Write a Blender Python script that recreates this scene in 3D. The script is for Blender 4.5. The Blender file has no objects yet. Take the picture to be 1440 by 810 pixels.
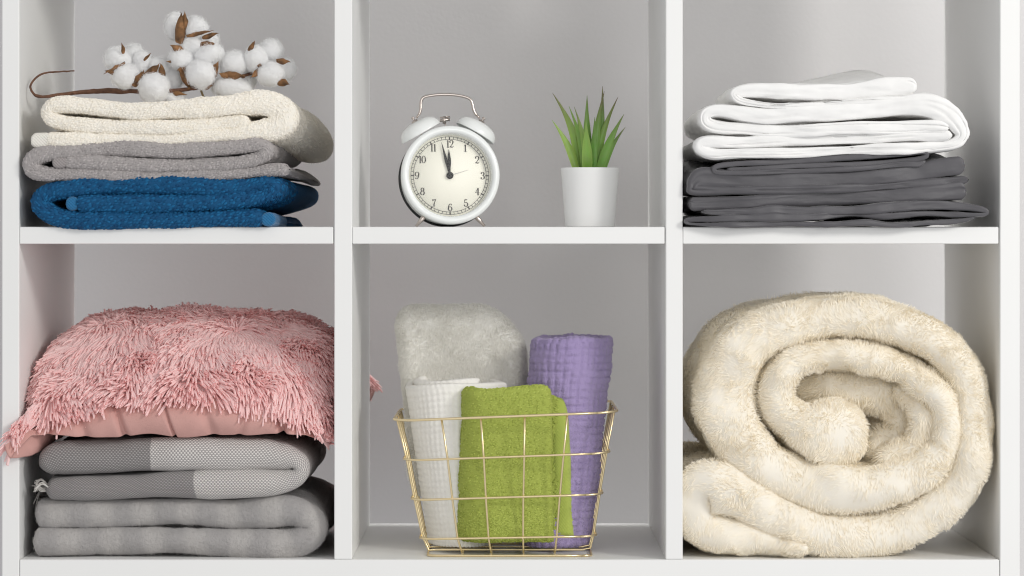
import bpy, math
import numpy as np
from mathutils import Vector, Matrix, Euler

RNG = np.random.default_rng(7)
SC = bpy.context.scene
COL = SC.collection
# ------------------------------------------------------------ measures
D = 3.06                       # camera to the front of the shelf unit (m)
S = 0.335 / 442                # metres per photo pixel on the front plane
CX, CY = 716.5, 335.0
SHELF_TOP = (CY - 319) * S     # top face of the middle boards
FLOOR_TOP = (CY - 787) * S     # top face of the bottom board
DEPTH = 0.39


def fx(px, y=0.0):
    return (px - CX) * S * (D + y) / D


def fz(py, y=0.0):
    return (CY - py) * S * (D + y) / D


# ------------------------------------------------------------ object helpers
def tag(o, label=None, cat=None, group=None, kind=None):
    if label: o['label'] = label
    if cat: o['category'] = cat
    if group: o['group'] = group
    if kind: o['kind'] = kind
    return o


def empty(name, loc, label=None, cat=None, group=None, rot=(0, 0, 0)):
    o = bpy.data.objects.new(name, None)
    COL.objects.link(o)
    o.location = loc
    o.rotation_euler = rot
    o.empty_display_size = 0.02
    return tag(o, label, cat, group)


def mesh_obj(name, V, Q, mat, parent=None, tris=None, attrs=None, smooth=True, loc=None, rot=None):
    """V (n,3), Q (m,4) quads, tris (k,3); attrs {name: (n,) or (n,3)}"""
    me = bpy.data.meshes.new(name)
    V = np.asarray(V, np.float32)
    Q = np.asarray(Q, np.int32).reshape(-1, 4)
    T = np.asarray(tris, np.int32).reshape(-1, 3) if tris is not None else np.zeros((0, 3), np.int32)
    me.vertices.add(len(V))
    me.vertices.foreach_set('co', V.ravel())
    nl = Q.size + T.size
    me.loops.add(nl)
    me.loops.foreach_set('vertex_index', np.concatenate([Q.ravel(), T.ravel()]))
    npol = len(Q) + len(T)
    me.polygons.add(npol)
    starts = np.concatenate([np.arange(len(Q)) * 4, Q.size + np.arange(len(T)) * 3]).astype(np.int32)
    me.polygons.foreach_set('loop_start', starts)
    me.update(calc_edges=True)
    me.polygons.foreach_set('use_smooth', np.full(npol, smooth, bool) if np.isscalar(smooth) else smooth)
    for k, a in (attrs or {}).items():
        a = np.asarray(a, np.float32)
        if a.ndim == 1:
            at = me.attributes.new(k, 'FLOAT', 'POINT')
            at.data.foreach_set('value', a)
        else:
            at = me.attributes.new(k, 'FLOAT_VECTOR', 'POINT')
            at.data.foreach_set('vector', a.ravel())
    me.validate()
    me.materials.append(mat)
    o = bpy.data.objects.new(name, me)
    COL.objects.link(o)
    if parent: o.parent = parent
    if loc is not None: o.location = loc
    if rot is not None: o.rotation_euler = rot
    return o


class MB:
    """collects pieces of one mesh"""
    def __init__(s): s.V, s.Q, s.T, s.n, s.A, s.F = [], [], [], 0, {}, []

    def add(s, V, Q=None, T=None, **attrs):
        V = np.asarray(V, float).reshape(-1, 3)
        flat = 'rnd' in attrs and np.ptp(attrs['rnd']) > 0
        if Q is not None and len(Q):
            s.Q.append(np.asarray(Q, int).reshape(-1, 4) + s.n)
            s.F.append(np.full(len(s.Q[-1]), not flat))
        if T is not None and len(T): s.T.append(np.asarray(T, int).reshape(-1, 3) + s.n)
        s.V.append(V)
        for k, a in attrs.items(): s.A.setdefault(k, []).append(a)
        s.n += len(V)
        return s

    def build(s, name, mat, parent=None, smooth=True, loc=None, rot=None):
        Q = np.concatenate(s.Q) if s.Q else np.zeros((0, 4), int)
        T = np.concatenate(s.T) if s.T else None
        at = {k: np.concatenate(a) for k, a in s.A.items()}
        if smooth and s.F:
            smooth = np.concatenate(s.F + [np.ones(0 if T is None else len(T), bool)])
        return mesh_obj(name, np.concatenate(s.V), Q, mat, parent, T, at, smooth, loc, rot)


# ------------------------------------------------------------ noise
def _hash(ix, iy, iz, seed):
    h = (ix * 374761393 + iy * 668265263 + iz * 2147483647 + seed * 1274126177) & 0xFFFFFFFF
    h = ((h ^ (h >> 13)) * 1274126177) & 0xFFFFFFFF
    h = ((h ^ (h >> 16)) * 2246822519) & 0xFFFFFFFF
    return ((h ^ (h >> 15)) & 0xFFFFFF) / float(0xFFFFFF)


def noise(p, scale, seed=0):
    """value noise in -1..1; p (n,3) metres, scale = feature size in metres"""
    q = np.asarray(p, float) / scale
    i = np.floor(q).astype(np.int64)
    f = q - i
    f = f * f * (3 - 2 * f)
    r = 0
    for dx in (0, 1):
        for dy in (0, 1):
            for dz in (0, 1):
                w = (f[:, 0] if dx else 1 - f[:, 0]) * (f[:, 1] if dy else 1 - f[:, 1]) * (f[:, 2] if dz else 1 - f[:, 2])
                r = r + w * _hash(i[:, 0] + dx, i[:, 1] + dy, i[:, 2] + dz, seed)
    return r * 2 - 1


def unit(a):
    return a / np.maximum(np.linalg.norm(a, axis=-1, keepdims=True), 1e-12)


def vnormals(V, Q):
    n = np.zeros_like(V)
    fn = np.cross(V[Q[:, 2]] - V[Q[:, 0]], V[Q[:, 3]] - V[Q[:, 1]])
    for k in range(4): np.add.at(n, Q[:, k], fn)
    return unit(n)


# ------------------------------------------------------------ materials
def new_mat(name):
    m = bpy.data.materials.new(name)
    m.use_nodes = True
    nt = m.node_tree
    b = nt.nodes['Principled BSDF']
    return m, nt, b


def N(nt, typ, **kw):
    n = nt.nodes.new(typ)
    for k, v in kw.items(): setattr(n, k, v)
    return n


def math_node(nt, op, a, b=None, c=None):
    n = N(nt, 'ShaderNodeMath', operation=op)
    for i, v in enumerate((a, b, c)):
        if v is None: continue
        if isinstance(v, (int, float)): n.inputs[i].default_value = v
        else: nt.links.new(v, n.inputs[i])
    return n.outputs[0]


def mixcol(nt, fac, a, b, blend='MIX'):
    n = N(nt, 'ShaderNodeMix', data_type='RGBA', blend_type=blend)
    if isinstance(fac, (int, float)): n.inputs[0].default_value = fac
    else: nt.links.new(fac, n.inputs[0])
    for i, v in ((6, a), (7, b)):
        if isinstance(v, tuple): n.inputs[i].default_value = (*v[:3], 1)
        else: nt.links.new(v, n.inputs[i])
    return n.outputs[2]


def maprange(nt, v, a, b, c=0.0, d=1.0):
    n = N(nt, 'ShaderNodeMapRange')
    nt.links.new(v, n.inputs[0])
    for i, x in enumerate((a, b, c, d)): n.inputs[i + 1].default_value = x
    return n.outputs[0]


def tex_noise(nt, vec, scale, detail=2.0, rough=0.5):
    n = N(nt, 'ShaderNodeTexNoise')
    n.inputs['Scale'].default_value = scale
    n.inputs['Detail'].default_value = detail
    n.inputs['Roughness'].default_value = rough
    if vec is not None: nt.links.new(vec, n.inputs['Vector'])
    return n.outputs[0]


def bump(nt, b, height, dist, strength=1.0):
    n = N(nt, 'ShaderNodeBump')
    n.inputs['Distance'].default_value = dist
    n.inputs['Strength'].default_value = strength
    nt.links.new(height, n.inputs['Height'])
    nt.links.new(n.outputs[0], b.inputs['Normal'])


def simple(name, col, rough=0.5, metal=0.0, spec=None, coat=0.0, noise_amt=0.0, noise_scale=60, bump_d=0.0, bump_scale=400):
    m, nt, b = new_mat(name)
    b.inputs['Roughness'].default_value = rough
    b.inputs['Metallic'].default_value = metal
    if spec is not None: b.inputs['Specular IOR Level'].default_value = spec
    b.inputs['Coat Weight'].default_value = coat
    tc = N(nt, 'ShaderNodeTexCoord').outputs['Object']
    if noise_amt:
        f = tex_noise(nt, tc, noise_scale, 4)
        c2 = tuple(c * (1 - noise_amt) for c in col)
        nt.links.new(mixcol(nt, maprange(nt, f, 0.3, 0.7), col, c2), b.inputs['Base Color'])
    else:
        b.inputs['Base Color'].default_value = (*col, 1)
    if bump_d:
        bump(nt, b, tex_noise(nt, tc, bump_scale, 3), bump_d)
    return m


def soft(nt, b, col, trans):
    """cloth fibres let a little light through"""
    tr = N(nt, 'ShaderNodeBsdfTranslucent')
    mx = N(nt, 'ShaderNodeMixShader')
    mx.inputs[0].default_value = trans
    out = [n for n in nt.nodes if n.type == 'OUTPUT_MATERIAL'][0]
    if isinstance(col, tuple): tr.inputs[0].default_value = (*col, 1)
    else: nt.links.new(col, tr.inputs[0])
    nt.links.new(b.outputs[0], mx.inputs[1])
    nt.links.new(tr.outputs[0], mx.inputs[2])
    nt.links.new(mx.outputs[0], out.inputs[0])


def fibre(name, col, col2=None, trans=0.25, rough=0.75, sheen=0.3, bump_scale=700, bump_d=0.0006, big=0.10):
    """cloth pile: every strand has its own shade through the 'rnd' attribute"""
    m, nt, b = new_mat(name)
    b.inputs['Roughness'].default_value = rough
    b.inputs['Sheen Weight'].default_value = sheen
    b.inputs['Sheen Roughness'].default_value = 0.6
    b.inputs['Specular IOR Level'].default_value = 0.25
    at = N(nt, 'ShaderNodeAttribute', attribute_name='rnd')
    col2 = col2 or tuple(c * 0.8 for c in col)
    c = mixcol(nt, at.outputs['Fac'], col2, col)
    tc = N(nt, 'ShaderNodeTexCoord').outputs['Object']
    if big:
        f = tex_noise(nt, tc, 22, 3)
        c = mixcol(nt, math_node(nt, 'MULTIPLY', maprange(nt, f, 0.35, 0.65), big), c, col2)
    nt.links.new(c, b.inputs['Base Color'])
    if bump_d: bump(nt, b, tex_noise(nt, tc, bump_scale, 2), bump_d)
    if trans: soft(nt, b, c, trans)
    return m


def uv_nodes(nt):
    at = N(nt, 'ShaderNodeAttribute', attribute_name='cloth_uv')
    sp = N(nt, 'ShaderNodeSeparateXYZ')
    nt.links.new(at.outputs['Vector'], sp.inputs[0])
    return at.outputs['Vector'], sp.outputs[0], sp.outputs[1]


def linen(name, col, rough=0.7, thread=0.0012, depth=0.0001, sheen=0.2, wrinkle=0.0012, spec=0.3, trans=0.0):
    m, nt, b = new_mat(name)
    vec, u, v = uv_nodes(nt)
    b.inputs['Roughness'].default_value = rough
    b.inputs['Sheen Weight'].default_value = sheen
    b.inputs['Specular IOR Level'].default_value = spec
    f = tex_noise(nt, vec, 35, 3)
    c = mixcol(nt, maprange(nt, f, 0.3, 0.7), col, tuple(x * 0.93 for x in col))
    nt.links.new(c, b.inputs['Base Color'])
    k = 2 * math.pi / thread
    w = math_node(nt, 'MULTIPLY', math_node(nt, 'SINE', math_node(nt, 'MULTIPLY', u, k)),
                  math_node(nt, 'SINE', math_node(nt, 'MULTIPLY', v, k)))
    mp = N(nt, 'ShaderNodeMapping')
    mp.inputs['Scale'].default_value = (14, 60, 30)
    nt.links.new(vec, mp.inputs[0])
    wr = tex_noise(nt, mp.outputs[0], 1.0, 3, 0.55)
    h = math_node(nt, 'ADD', math_node(nt, 'MULTIPLY', w, depth), math_node(nt, 'MULTIPLY', wr, wrinkle))
    bump(nt, b, h, 1.0)
    if trans: soft(nt, b, c, trans)
    return m


def weave(name, dark, light, s0, s1, pitch=0.0036, depth=0.0007):
    """basket weave; between s0 and s1 along the cloth white threads show"""
    m, nt, b = new_mat(name)
    vec, u, v = uv_nodes(nt)
    b.inputs['Roughness'].default_value = 0.9
    b.inputs['Sheen Weight'].default_value = 0.2
    b.inputs['Specular IOR Level'].default_value = 0.15
    k = 2 * math.pi / pitch
    row = math_node(nt, 'FLOOR', math_node(nt, 'DIVIDE', v, pitch * 0.5))
    ph = math_node(nt, 'MULTIPLY', row, math.pi)
    jit = math_node(nt, 'MULTIPLY', tex_noise(nt, vec, 120, 2), 1.6)
    a = math_node(nt, 'SINE', math_node(nt, 'ADD', math_node(nt, 'ADD', math_node(nt, 'MULTIPLY', u, k), ph), jit))
    r = math_node(nt, 'ABSOLUTE', math_node(nt, 'SINE', math_node(nt, 'MULTIPLY', v, k)))
    cell = math_node(nt, 'MULTIPLY', math_node(nt, 'MULTIPLY_ADD', a, 0.5, 0.5), math_node(nt, 'POWER', r, 0.6))
    u = math_node(nt, 'ADD', u, math_node(nt, 'MULTIPLY', math_node(nt, 'SUBTRACT', tex_noise(nt, vec, 60, 3), 0.5), 0.006))
    inside = math_node(nt, 'MULTIPLY', maprange(nt, u, s0 - 0.0008, s0 + 0.0008), maprange(nt, u, s1 - 0.0008, s1 + 0.0008, 1, 0))
    base = mixcol(nt, cell, tuple(x * 0.5 for x in dark), tuple(x * 1.1 for x in dark))
    white_weave = mixcol(nt, maprange(nt, cell, 0.15, 0.55), tuple(x * 0.9 for x in dark), light)
    c = mixcol(nt, inside, base, white_weave)
    nt.links.new(c, b.inputs['Base Color'])
    bump(nt, b, math_node(nt, 'ADD', cell, math_node(nt, 'MULTIPLY', tex_noise(nt, vec, 900, 2), 0.5)), depth)
    return m


def fleece(name, col, col2, pitch):
    m, nt, b = new_mat(name)
    vec, u, v = uv_nodes(nt)
    b.inputs['Roughness'].default_value = 0.95
    b.inputs['Sheen Weight'].default_value = 0.35
    b.inputs['Specular IOR Level'].default_value = 0.15
    w = math_node(nt, 'SINE', math_node(nt, 'ADD', math_node(nt, 'MULTIPLY', u, 2 * math.pi / pitch),
                                       math_node(nt, 'MULTIPLY', tex_noise(nt, vec, 30, 2), 2.0)))
    f = maprange(nt, w, -0.6, 0.6)
    at = N(nt, 'ShaderNodeAttribute', attribute_name='rnd')
    c = mixcol(nt, f, col, col2)
    c = mixcol(nt, math_node(nt, 'MULTIPLY', at.outputs['Fac'], 0.35), c, tuple(x * 0.75 for x in col))
    nt.links.new(c, b.inputs['Base Color'])
    h = math_node(nt, 'ADD', math_node(nt, 'MULTIPLY', tex_noise(nt, vec, 260, 4, 0.7), 0.0022), math_node(nt, 'MULTIPLY', f, 0.0006))
    bump(nt, b, h, 1.0)
    return m


# ------------------------------------------------------------ cloth sweeps
def spline(pts, step):
    """Catmull-Rom through control points (any number of columns), even steps over the first two"""
    P = np.asarray(pts, float)
    P = np.vstack([2 * P[0] - P[1], P, 2 * P[-1] - P[-2]])
    out = []
    for i in range(1, len(P) - 2):
        p0, p1, p2, p3 = P[i - 1:i + 3]
        t = np.linspace(0, 1, 40, endpoint=False)[:, None]
        out.append(0.5 * ((2 * p1) + (-p0 + p2) * t + (2 * p0 - 5 * p1 + 4 * p2 - p3) * t ** 2 + (-p0 + 3 * p1 - 3 * p2 + p3) * t ** 3))
    out.append(P[-2][None])
    C = np.vstack(out)
    L = np.concatenate([[0], np.cumsum(np.linalg.norm(np.diff(C[:, :2], axis=0), axis=1))])
    n = max(8, int(L[-1] / step))
    s = np.linspace(0, L[-1], n)
    return np.stack([np.interp(s, L, C[:, k]) for k in range(C.shape[1])], 1), s


def smooth1(a, k):
    if k < 2: return a
    ker = np.hanning(k + 2)[1:-1]
    ker /= ker.sum()
    return np.convolve(np.pad(a, (k // 2, k - 1 - k // 2), mode='edge'), ker, 'valid')


def sweep(pts, depth, mp, step=0.0016, fine=0.0016, edge=0.75, lumps=(), wobble=0.0, wob_scale=0.06,
          seed=1, end_round=1.0, fine_depth=0.03, sq=1.0, aniso=0.0, grooves=(), back_pts=None, edge_jit=0.0, coarse=0.012):
    """a slab of cloth: stroke along pts (p, q, thickness) extruded over depth with round edges.
       mp(p, q, d) -> world. Returns V, Q, uv."""
    C, s = spline(pts, step)
    p, q, t = C[:, 0], C[:, 1], C[:, 2]
    if back_pts is not None:
        B, _ = spline(back_pts, step)
        sb = np.linspace(0, 1, len(B))
        B = np.stack([np.interp(np.linspace(0, 1, len(C)), sb, B[:, k]) for k in range(3)], 1)
    n = len(s)
    tx, ty = np.gradient(p), np.gradient(q)
    l = np.hypot(tx, ty)
    tx, ty = smooth1(tx / l, 5), smooth1(ty / l, 5)
    l = np.hypot(tx, ty)
    tx, ty = tx / l, ty / l
    nx, ny = -ty, tx
    ds = s[1] - s[0]
    kap = (np.gradient(tx) * nx + np.gradient(ty) * ny) / ds
    h = t / 2
    e = np.minimum(1, np.minimum(s, s[-1] - s) / (np.maximum(t, 1e-4) * 0.5 * end_round + 1e-9))
    rd = np.sqrt(np.clip(1 - (1 - e) ** 2, 0.0004, 1))
    h = h * rd
    hp = np.where(kap > 0, np.minimum(h, 0.92 / np.maximum(kap, 1e-6)), h)
    hm = np.where(kap < 0, np.minimum(h, 0.92 / np.maximum(-kap, 1e-6)), h)
    hp, hm = smooth1(hp, 7), smooth1(hm, 7)
    hp[0] = hm[0] = hp[-1] = hm[-1] = 1e-5
    # loop: (side, f across -1..1, depth) ; the front arc, one face, the back arc, other face
    tm = float(np.median(t))
    na = max(7, int(tm * 1.5 / fine))
    ph = np.linspace(-math.pi / 2, math.pi / 2, na)
    r = tm / 2 * edge
    F = [(math.copysign(abs(math.sin(a)) ** sq, a), r * (1 - abs(math.cos(a)) ** sq)) for a in ph]
    ds_ = []
    x = r
    while x < depth - r * 1.2:
        x += max(fine, 0.0016) if x < fine_depth else min(coarse, max(fine, 0.0016) * 1.25 ** ((x - fine_depth) / fine / 3 + 1))
        ds_.append(min(x, depth - r))
    ds_ = np.array(sorted(set(np.round(ds_, 6))))
    F += [(1, d) for d in ds_]
    F += [(math.cos(a), depth - r + r * math.sin(a)) for a in np.linspace(0, math.pi, 7)[1:-1]]
    F += [(-1, d) for d in ds_[::-1]]
    F = np.array(F)
    m = len(F)
    across, dd = F[:, 0], F[:, 1]
    H = np.where(across[None, :] > 0, hp[:, None], hm[:, None]) * across[None, :]
    dep = np.repeat(dd[None, :], n, 0)
    # the front edge follows the rounded ends too
    dep = dep + (1 - rd)[:, None] * r * 0.9 * (1 - dep / depth)
    if edge_jit:
        ej = noise(np.stack([s, s * 0, s * 0 + seed], 1), 0.045, seed + 3) * edge_jit
        dep = dep + ej[:, None] * (1 - dep / depth)
    for gi, (n0, am) in enumerate(grooves):
        z = s * 0
        pos = n0 + 0.30 * noise(np.stack([s, z, z + seed + gi], 1), 0.07, seed + gi)
        fade = np.clip(noise(np.stack([s, z + 5, z + seed + gi], 1), 0.05, seed + gi + 9) * 2.5 + 0.7, 0, 1)
        g = np.exp(-((across[None, :] - pos[:, None]) / 0.09) ** 2) * fade[:, None] * am * rd[:, None]
        front = (np.arange(m) < na)[None, :]
        dep = dep + np.where(front, g, 0)
    PP, QQ = p[:, None] + 0 * H, q[:, None] + 0 * H
    if back_pts is not None:
        w = np.clip(dep / depth, 0, 1)
        w = w * w * (3 - 2 * w)
        PP = PP * (1 - w) + B[:, 0][:, None] * w
        QQ = QQ * (1 - w) + B[:, 1][:, None] * w
    if wobble:
        ss = np.stack([np.repeat(p[:, None], m, 1).ravel(), dep.ravel(), np.repeat(q[:, None], m, 1).ravel() * 2 + seed], 1)
        ww = noise(ss, wob_scale, seed).reshape(n, m) * wobble
        H = H + ww * rd[:, None]
    PX = PP + nx[:, None] * H
    QX = QQ + ny[:, None] * H
    X, Y, Z = mp(PX.ravel(), QX.ravel(), dep.ravel())
    V = np.stack([X, Y, Z], 1)
    i = np.arange(n - 1)[:, None] * m
    j = np.arange(m)[None, :]
    a = i + j
    b = i + (j + 1) % m
    Q = np.stack([a, b, b + m, a + m], -1).reshape(-1, 4)
    # orientation
    fn = np.cross(V[Q[:, 2]] - V[Q[:, 0]], V[Q[:, 3]] - V[Q[:, 1]])
    if (V[Q[:, 0]] * fn).sum() < 0: Q = Q[:, ::-1].copy()
    arc = np.concatenate([[0], np.cumsum(np.hypot(np.diff(across) * tm / 2, np.diff(dd)))])
    uv = np.stack([np.repeat(s[:, None], m, 1).ravel(), np.repeat(arc[None], n, 0).ravel(), np.zeros(n * m)], 1)
    if lumps:
        nn = vnormals(V, Q)
        for k, (sc, am) in enumerate(lumps):
            V = V + nn * (noise(V, sc, seed + 11 * k) * am)[:, None]
    if aniso:
        nn = vnormals(V, Q)
        w2 = V + np.stack([V[:, 0] * 0, noise(V, 0.05, seed + 5) * 0.004, noise(V, 0.05, seed + 6) * 0.004], 1)
        V = V + nn * (noise(w2 * np.array([0.16, 1, 1]), 0.0045, seed + 70) * aniso)[:, None]
    return V, Q, uv


def sample(V, Q, n, weight=None, seed=0):
    rng = np.random.default_rng(seed)
    a, b, c, d = (V[Q[:, k]] for k in range(4))
    fn = np.cross(c - a, d - b) * 0.5
    area = np.linalg.norm(fn, axis=1)
    ce = (a + b + c + d) / 4
    w = area.copy()
    if weight is not None: w = w * weight(ce, unit(fn))
    w = w / w.sum()
    f = rng.choice(len(Q), n, p=w)
    u, v = rng.random((n, 1)), rng.random((n, 1))
    P = (a[f] * (1 - u) + b[f] * u) * (1 - v) + (d[f] * (1 - u) + c[f] * u) * v
    vn = vnormals(V, Q)
    A, B, C_, D_ = (vn[Q[f, k]] for k in range(4))
    nn = unit((A * (1 - u) + B * u) * (1 - v) + (D_ * (1 - u) + C_ * u) * v)
    return P, nn, f


def strands(P, dirn, bend, L, W, segs=3, sides=3, tip=0.25, seed=0, flat=1.0, curl=0.0, spindle=False):
    """tapered prisms; P,dirn,bend (n,3); L,W (n,)"""
    rng = np.random.default_rng(seed + 99)
    n = len(P)
    ts = np.linspace(0, 1, segs + 1)
    up = rng.normal(size=(n, 3))
    a = unit(np.cross(dirn, up))
    b = unit(np.cross(dirn, a))
    k = np.arange(sides) * 2 * math.pi / sides
    out = np.empty((n, segs + 1, sides, 3))
    ph = rng.random((n, 1)) * 6.28
    for i, t in enumerate(ts):
        c = P + dirn * (L * t)[:, None] + bend * (L * t * t)[:, None]
        if curl: c = c + (a * np.sin(ph + t * 5) + b * np.cos(ph + t * 5)) * (L * curl * t)[:, None]
        w = W * (1 - (1 - tip) * t ** 1.6) * 0.5 if not spindle else W * 0.5 * (0.25 + 0.75 * math.sin(math.pi * (0.12 + 0.80 * t)) ** 0.7)
        for j in range(sides):
            out[:, i, j] = c + a * (w * math.cos(k[j]))[:, None] + b * (w * flat * math.sin(k[j]))[:, None]
    V = out.reshape(-1, 3)
    base = np.arange(n)[:, None, None] * (segs + 1) * sides
    i = np.arange(segs)[None, :, None] * sides
    j = np.arange(sides)[None, None, :]
    q0 = base + i + j
    q1 = base + i + (j + 1) % sides
    Q = np.stack([q0, q1, q1 + sides, q0 + sides], -1).reshape(-1, 4)
    rnd = np.repeat(rng.random(n), (segs + 1) * sides)
    return V, Q, rnd


def front_w(y0, y1, lo=0.12):
    """more pile where the cloth can be seen: near its front and on faces turned outward"""
    def f(c, nrm):
        w = np.clip(1 - (c[:, 1] - y0) / (y1 - y0), lo, 1)
        w = w * np.where(nrm[:, 1] > 0.6, 0.15, 1)
        return w
    return f


def stack_map(y0, shear=0.0, sag=0.0):
    def f(p, q, d): return p + shear * d, y0 + d, q - sag * d
    return f


def px_path(pts, y0):
    return [(fx(x, y0), fz(y, y0), t * S) for x, y, t in pts]


def loops(V, uv, du, dv, L, W, seed, depth, slant=0.5, lift=0.35, jit=0.25, keep=1.0, arch=0.35):
    """terry loops in rows over a sweep: (s, arc) grid, alternate rows slant like knitting"""
    rng = np.random.default_rng(seed)
    m = int(np.argmax(uv[:, 0] > uv[0, 0] + 1e-9))
    n = len(V) // m
    G3 = V.reshape(n, m, 3)
    s_, arc_ = uv[::m, 0], uv[:m, 1]
    total = arc_[-1]
    a = np.concatenate([np.arange(0, depth, dv), np.arange(total - depth, total, dv)])
    a = a[(a >= 0) & (a < total)]
    u = np.arange(du, s_[-1] - du, du)
    UU, AA = np.meshgrid(u, a, indexing='ij')
    row = np.repeat(np.arange(len(a))[None], len(u), 0)
    UU = UU + (row % 2) * du * 0.5
    UU = (UU + rng.normal(size=UU.shape) * du * jit).ravel()
    AA = (AA + rng.normal(size=AA.shape) * dv * jit).ravel()
    ok = rng.random(len(UU)) < keep
    UU, AA = UU[ok], AA[ok]

    def at(uu, aa):
        fi = np.clip(np.interp(uu, s_, np.arange(n)), 0, n - 1.001)
        fj = np.clip(np.interp(aa, arc_, np.arange(m)), 0, m - 1.001)
        i, j = fi.astype(int), fj.astype(int)
        x, y = (fi - i)[:, None], (fj - j)[:, None]
        return (G3[i, j] * (1 - x) + G3[i + 1, j] * x) * (1 - y) + (G3[i, j + 1] * (1 - x) + G3[i + 1, j + 1] * x) * y
    P = at(UU, AA)
    tu = unit(at(UU + 0.001, AA) - at(UU - 0.001, AA))
    tv = unit(at(UU, AA + 0.0015) - at(UU, AA - 0.0015))
    nn = unit(np.cross(tu, tv))
    cen = G3.mean(1)[np.clip(np.interp(UU, s_, np.arange(n)).astype(int), 0, n - 1)]
    # outward: the loop section is closed, so compare with the neighbouring winding
    sgn = np.sign((np.cross(G3[n // 2, 1] - G3[n // 2, 0], G3[n // 2 + 1, 0] - G3[n // 2, 0])))
    hm = m // 2
    mid = (G3[:, :1] + G3[:, :1]) * 0
    inner = (G3 + G3[:, ::-1]) / 2
    fi = np.clip(np.interp(UU, s_, np.arange(n)), 0, n - 1).astype(int)
    fj = np.clip(np.interp(AA, arc_, np.arange(m)), 0, m - 1).astype(int)
    out = G3[fi, fj] - inner[fi, np.minimum(fj + 3, m - 1)]
    f = np.sign((nn * out).sum(1)).mean()
    nn = nn * (1 if f >= 0 else -1)
    sl = np.where(np.arange(len(P)) % 2, slant, slant) + rng.normal(size=len(P)) * 0.25
    d = unit(tu + tv * sl[:, None] + nn * lift)
    l = L * (0.8 + 0.4 * rng.random(len(P)))
    w = W * (0.85 + 0.3 * rng.random(len(P)))
    return strands(P - d * (l * 0.5)[:, None] + nn * (w * 0.15)[:, None], d, -nn * arch, l, w, 4, 5, 1, seed, spindle=True)


def terry(V, Q, uv, n, L, W, seed, weight, rnd_tilt=0.5, y_seg=2, tip=0.7, bend=0.3):
    P, nn, f = sample(V, Q, n, weight, seed)
    rng = np.random.default_rng(seed)
    d = unit(nn + rng.normal(size=nn.shape) * rnd_tilt)
    g = np.stack([noise(P, 0.012, seed + 1), noise(P, 0.012, seed + 2), noise(P, 0.012, seed + 3)], 1)
    be = (g + np.array([0, 0, -0.5])) * bend
    l = L * (0.7 + 0.6 * rng.random(len(P)))
    w = W * (0.8 + 0.4 * rng.random(len(P)))
    return strands(P - nn * 0.0004, d, be, l, w, y_seg, 3, tip, seed)


# ------------------------------------------------------------ simple solids
def box(mb, x0, x1, y0, y1, z0, z1, bev=0.0012):
    """box with small chamfers"""
    b = bev
    pts, idx = [], {}
    xs, ys, zs = (x0, x1), (y0, y1), (z0, z1)
    for i in (0, 1):
        for j in (0, 1):
            for k in (0, 1):
                sx, sy, sz = 1 - 2 * i, 1 - 2 * j, 1 - 2 * k
                for a, off in enumerate(((0, sy * b, sz * b), (sx * b, 0, sz * b), (sx * b, sy * b, 0))):
                    idx[i, j, k, a] = len(pts)
                    pts.append((xs[i] + off[0], ys[j] + off[1], zs[k] + off[2]))
    Q, T = [], []
    for i in (0, 1):
        f = [idx[i, 0, 0, 0], idx[i, 1, 0, 0], idx[i, 1, 1, 0], idx[i, 0, 1, 0]]
        Q.append(f if i else f[::-1])
        f = [idx[0, i, 0, 1], idx[0, i, 1, 1], idx[1, i, 1, 1], idx[1, i, 0, 1]]
        Q.append(f if i else f[::-1])
        f = [idx[0, 0, i, 2], idx[1, 0, i, 2], idx[1, 1, i, 2], idx[0, 1, i, 2]]
        Q.append(f if i else f[::-1])
    for i in (0, 1):
        for j in (0, 1):
            Q.append([idx[i, j, 0, 0], idx[i, j, 1, 0], idx[i, j, 1, 1], idx[i, j, 0, 1]])
            Q.append([idx[i, 0, j, 0], idx[i, 1, j, 0], idx[i, 1, j, 2], idx[i, 0, j, 2]])
            Q.append([idx[0, i, j, 1], idx[1, i, j, 1], idx[1, i, j, 2], idx[0, i, j, 2]])
    for i in (0, 1):
        for j in (0, 1):
            for k in (0, 1): T.append([idx[i, j, k, 0], idx[i, j, k, 1], idx[i, j, k, 2]])
    c = np.array([(x0 + x1) / 2, (y0 + y1) / 2, (z0 + z1) / 2])
    P = np.array(pts)
    for F in (Q, T):
        for n_, f in enumerate(F):
            nn = np.cross(P[f[1]] - P[f[0]], P[f[2]] - P[f[0]])
            if np.dot(nn, P[f].mean(0) - c) < 0: F[n_] = f[::-1]
    return mb.add(P, Q, T)


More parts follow.
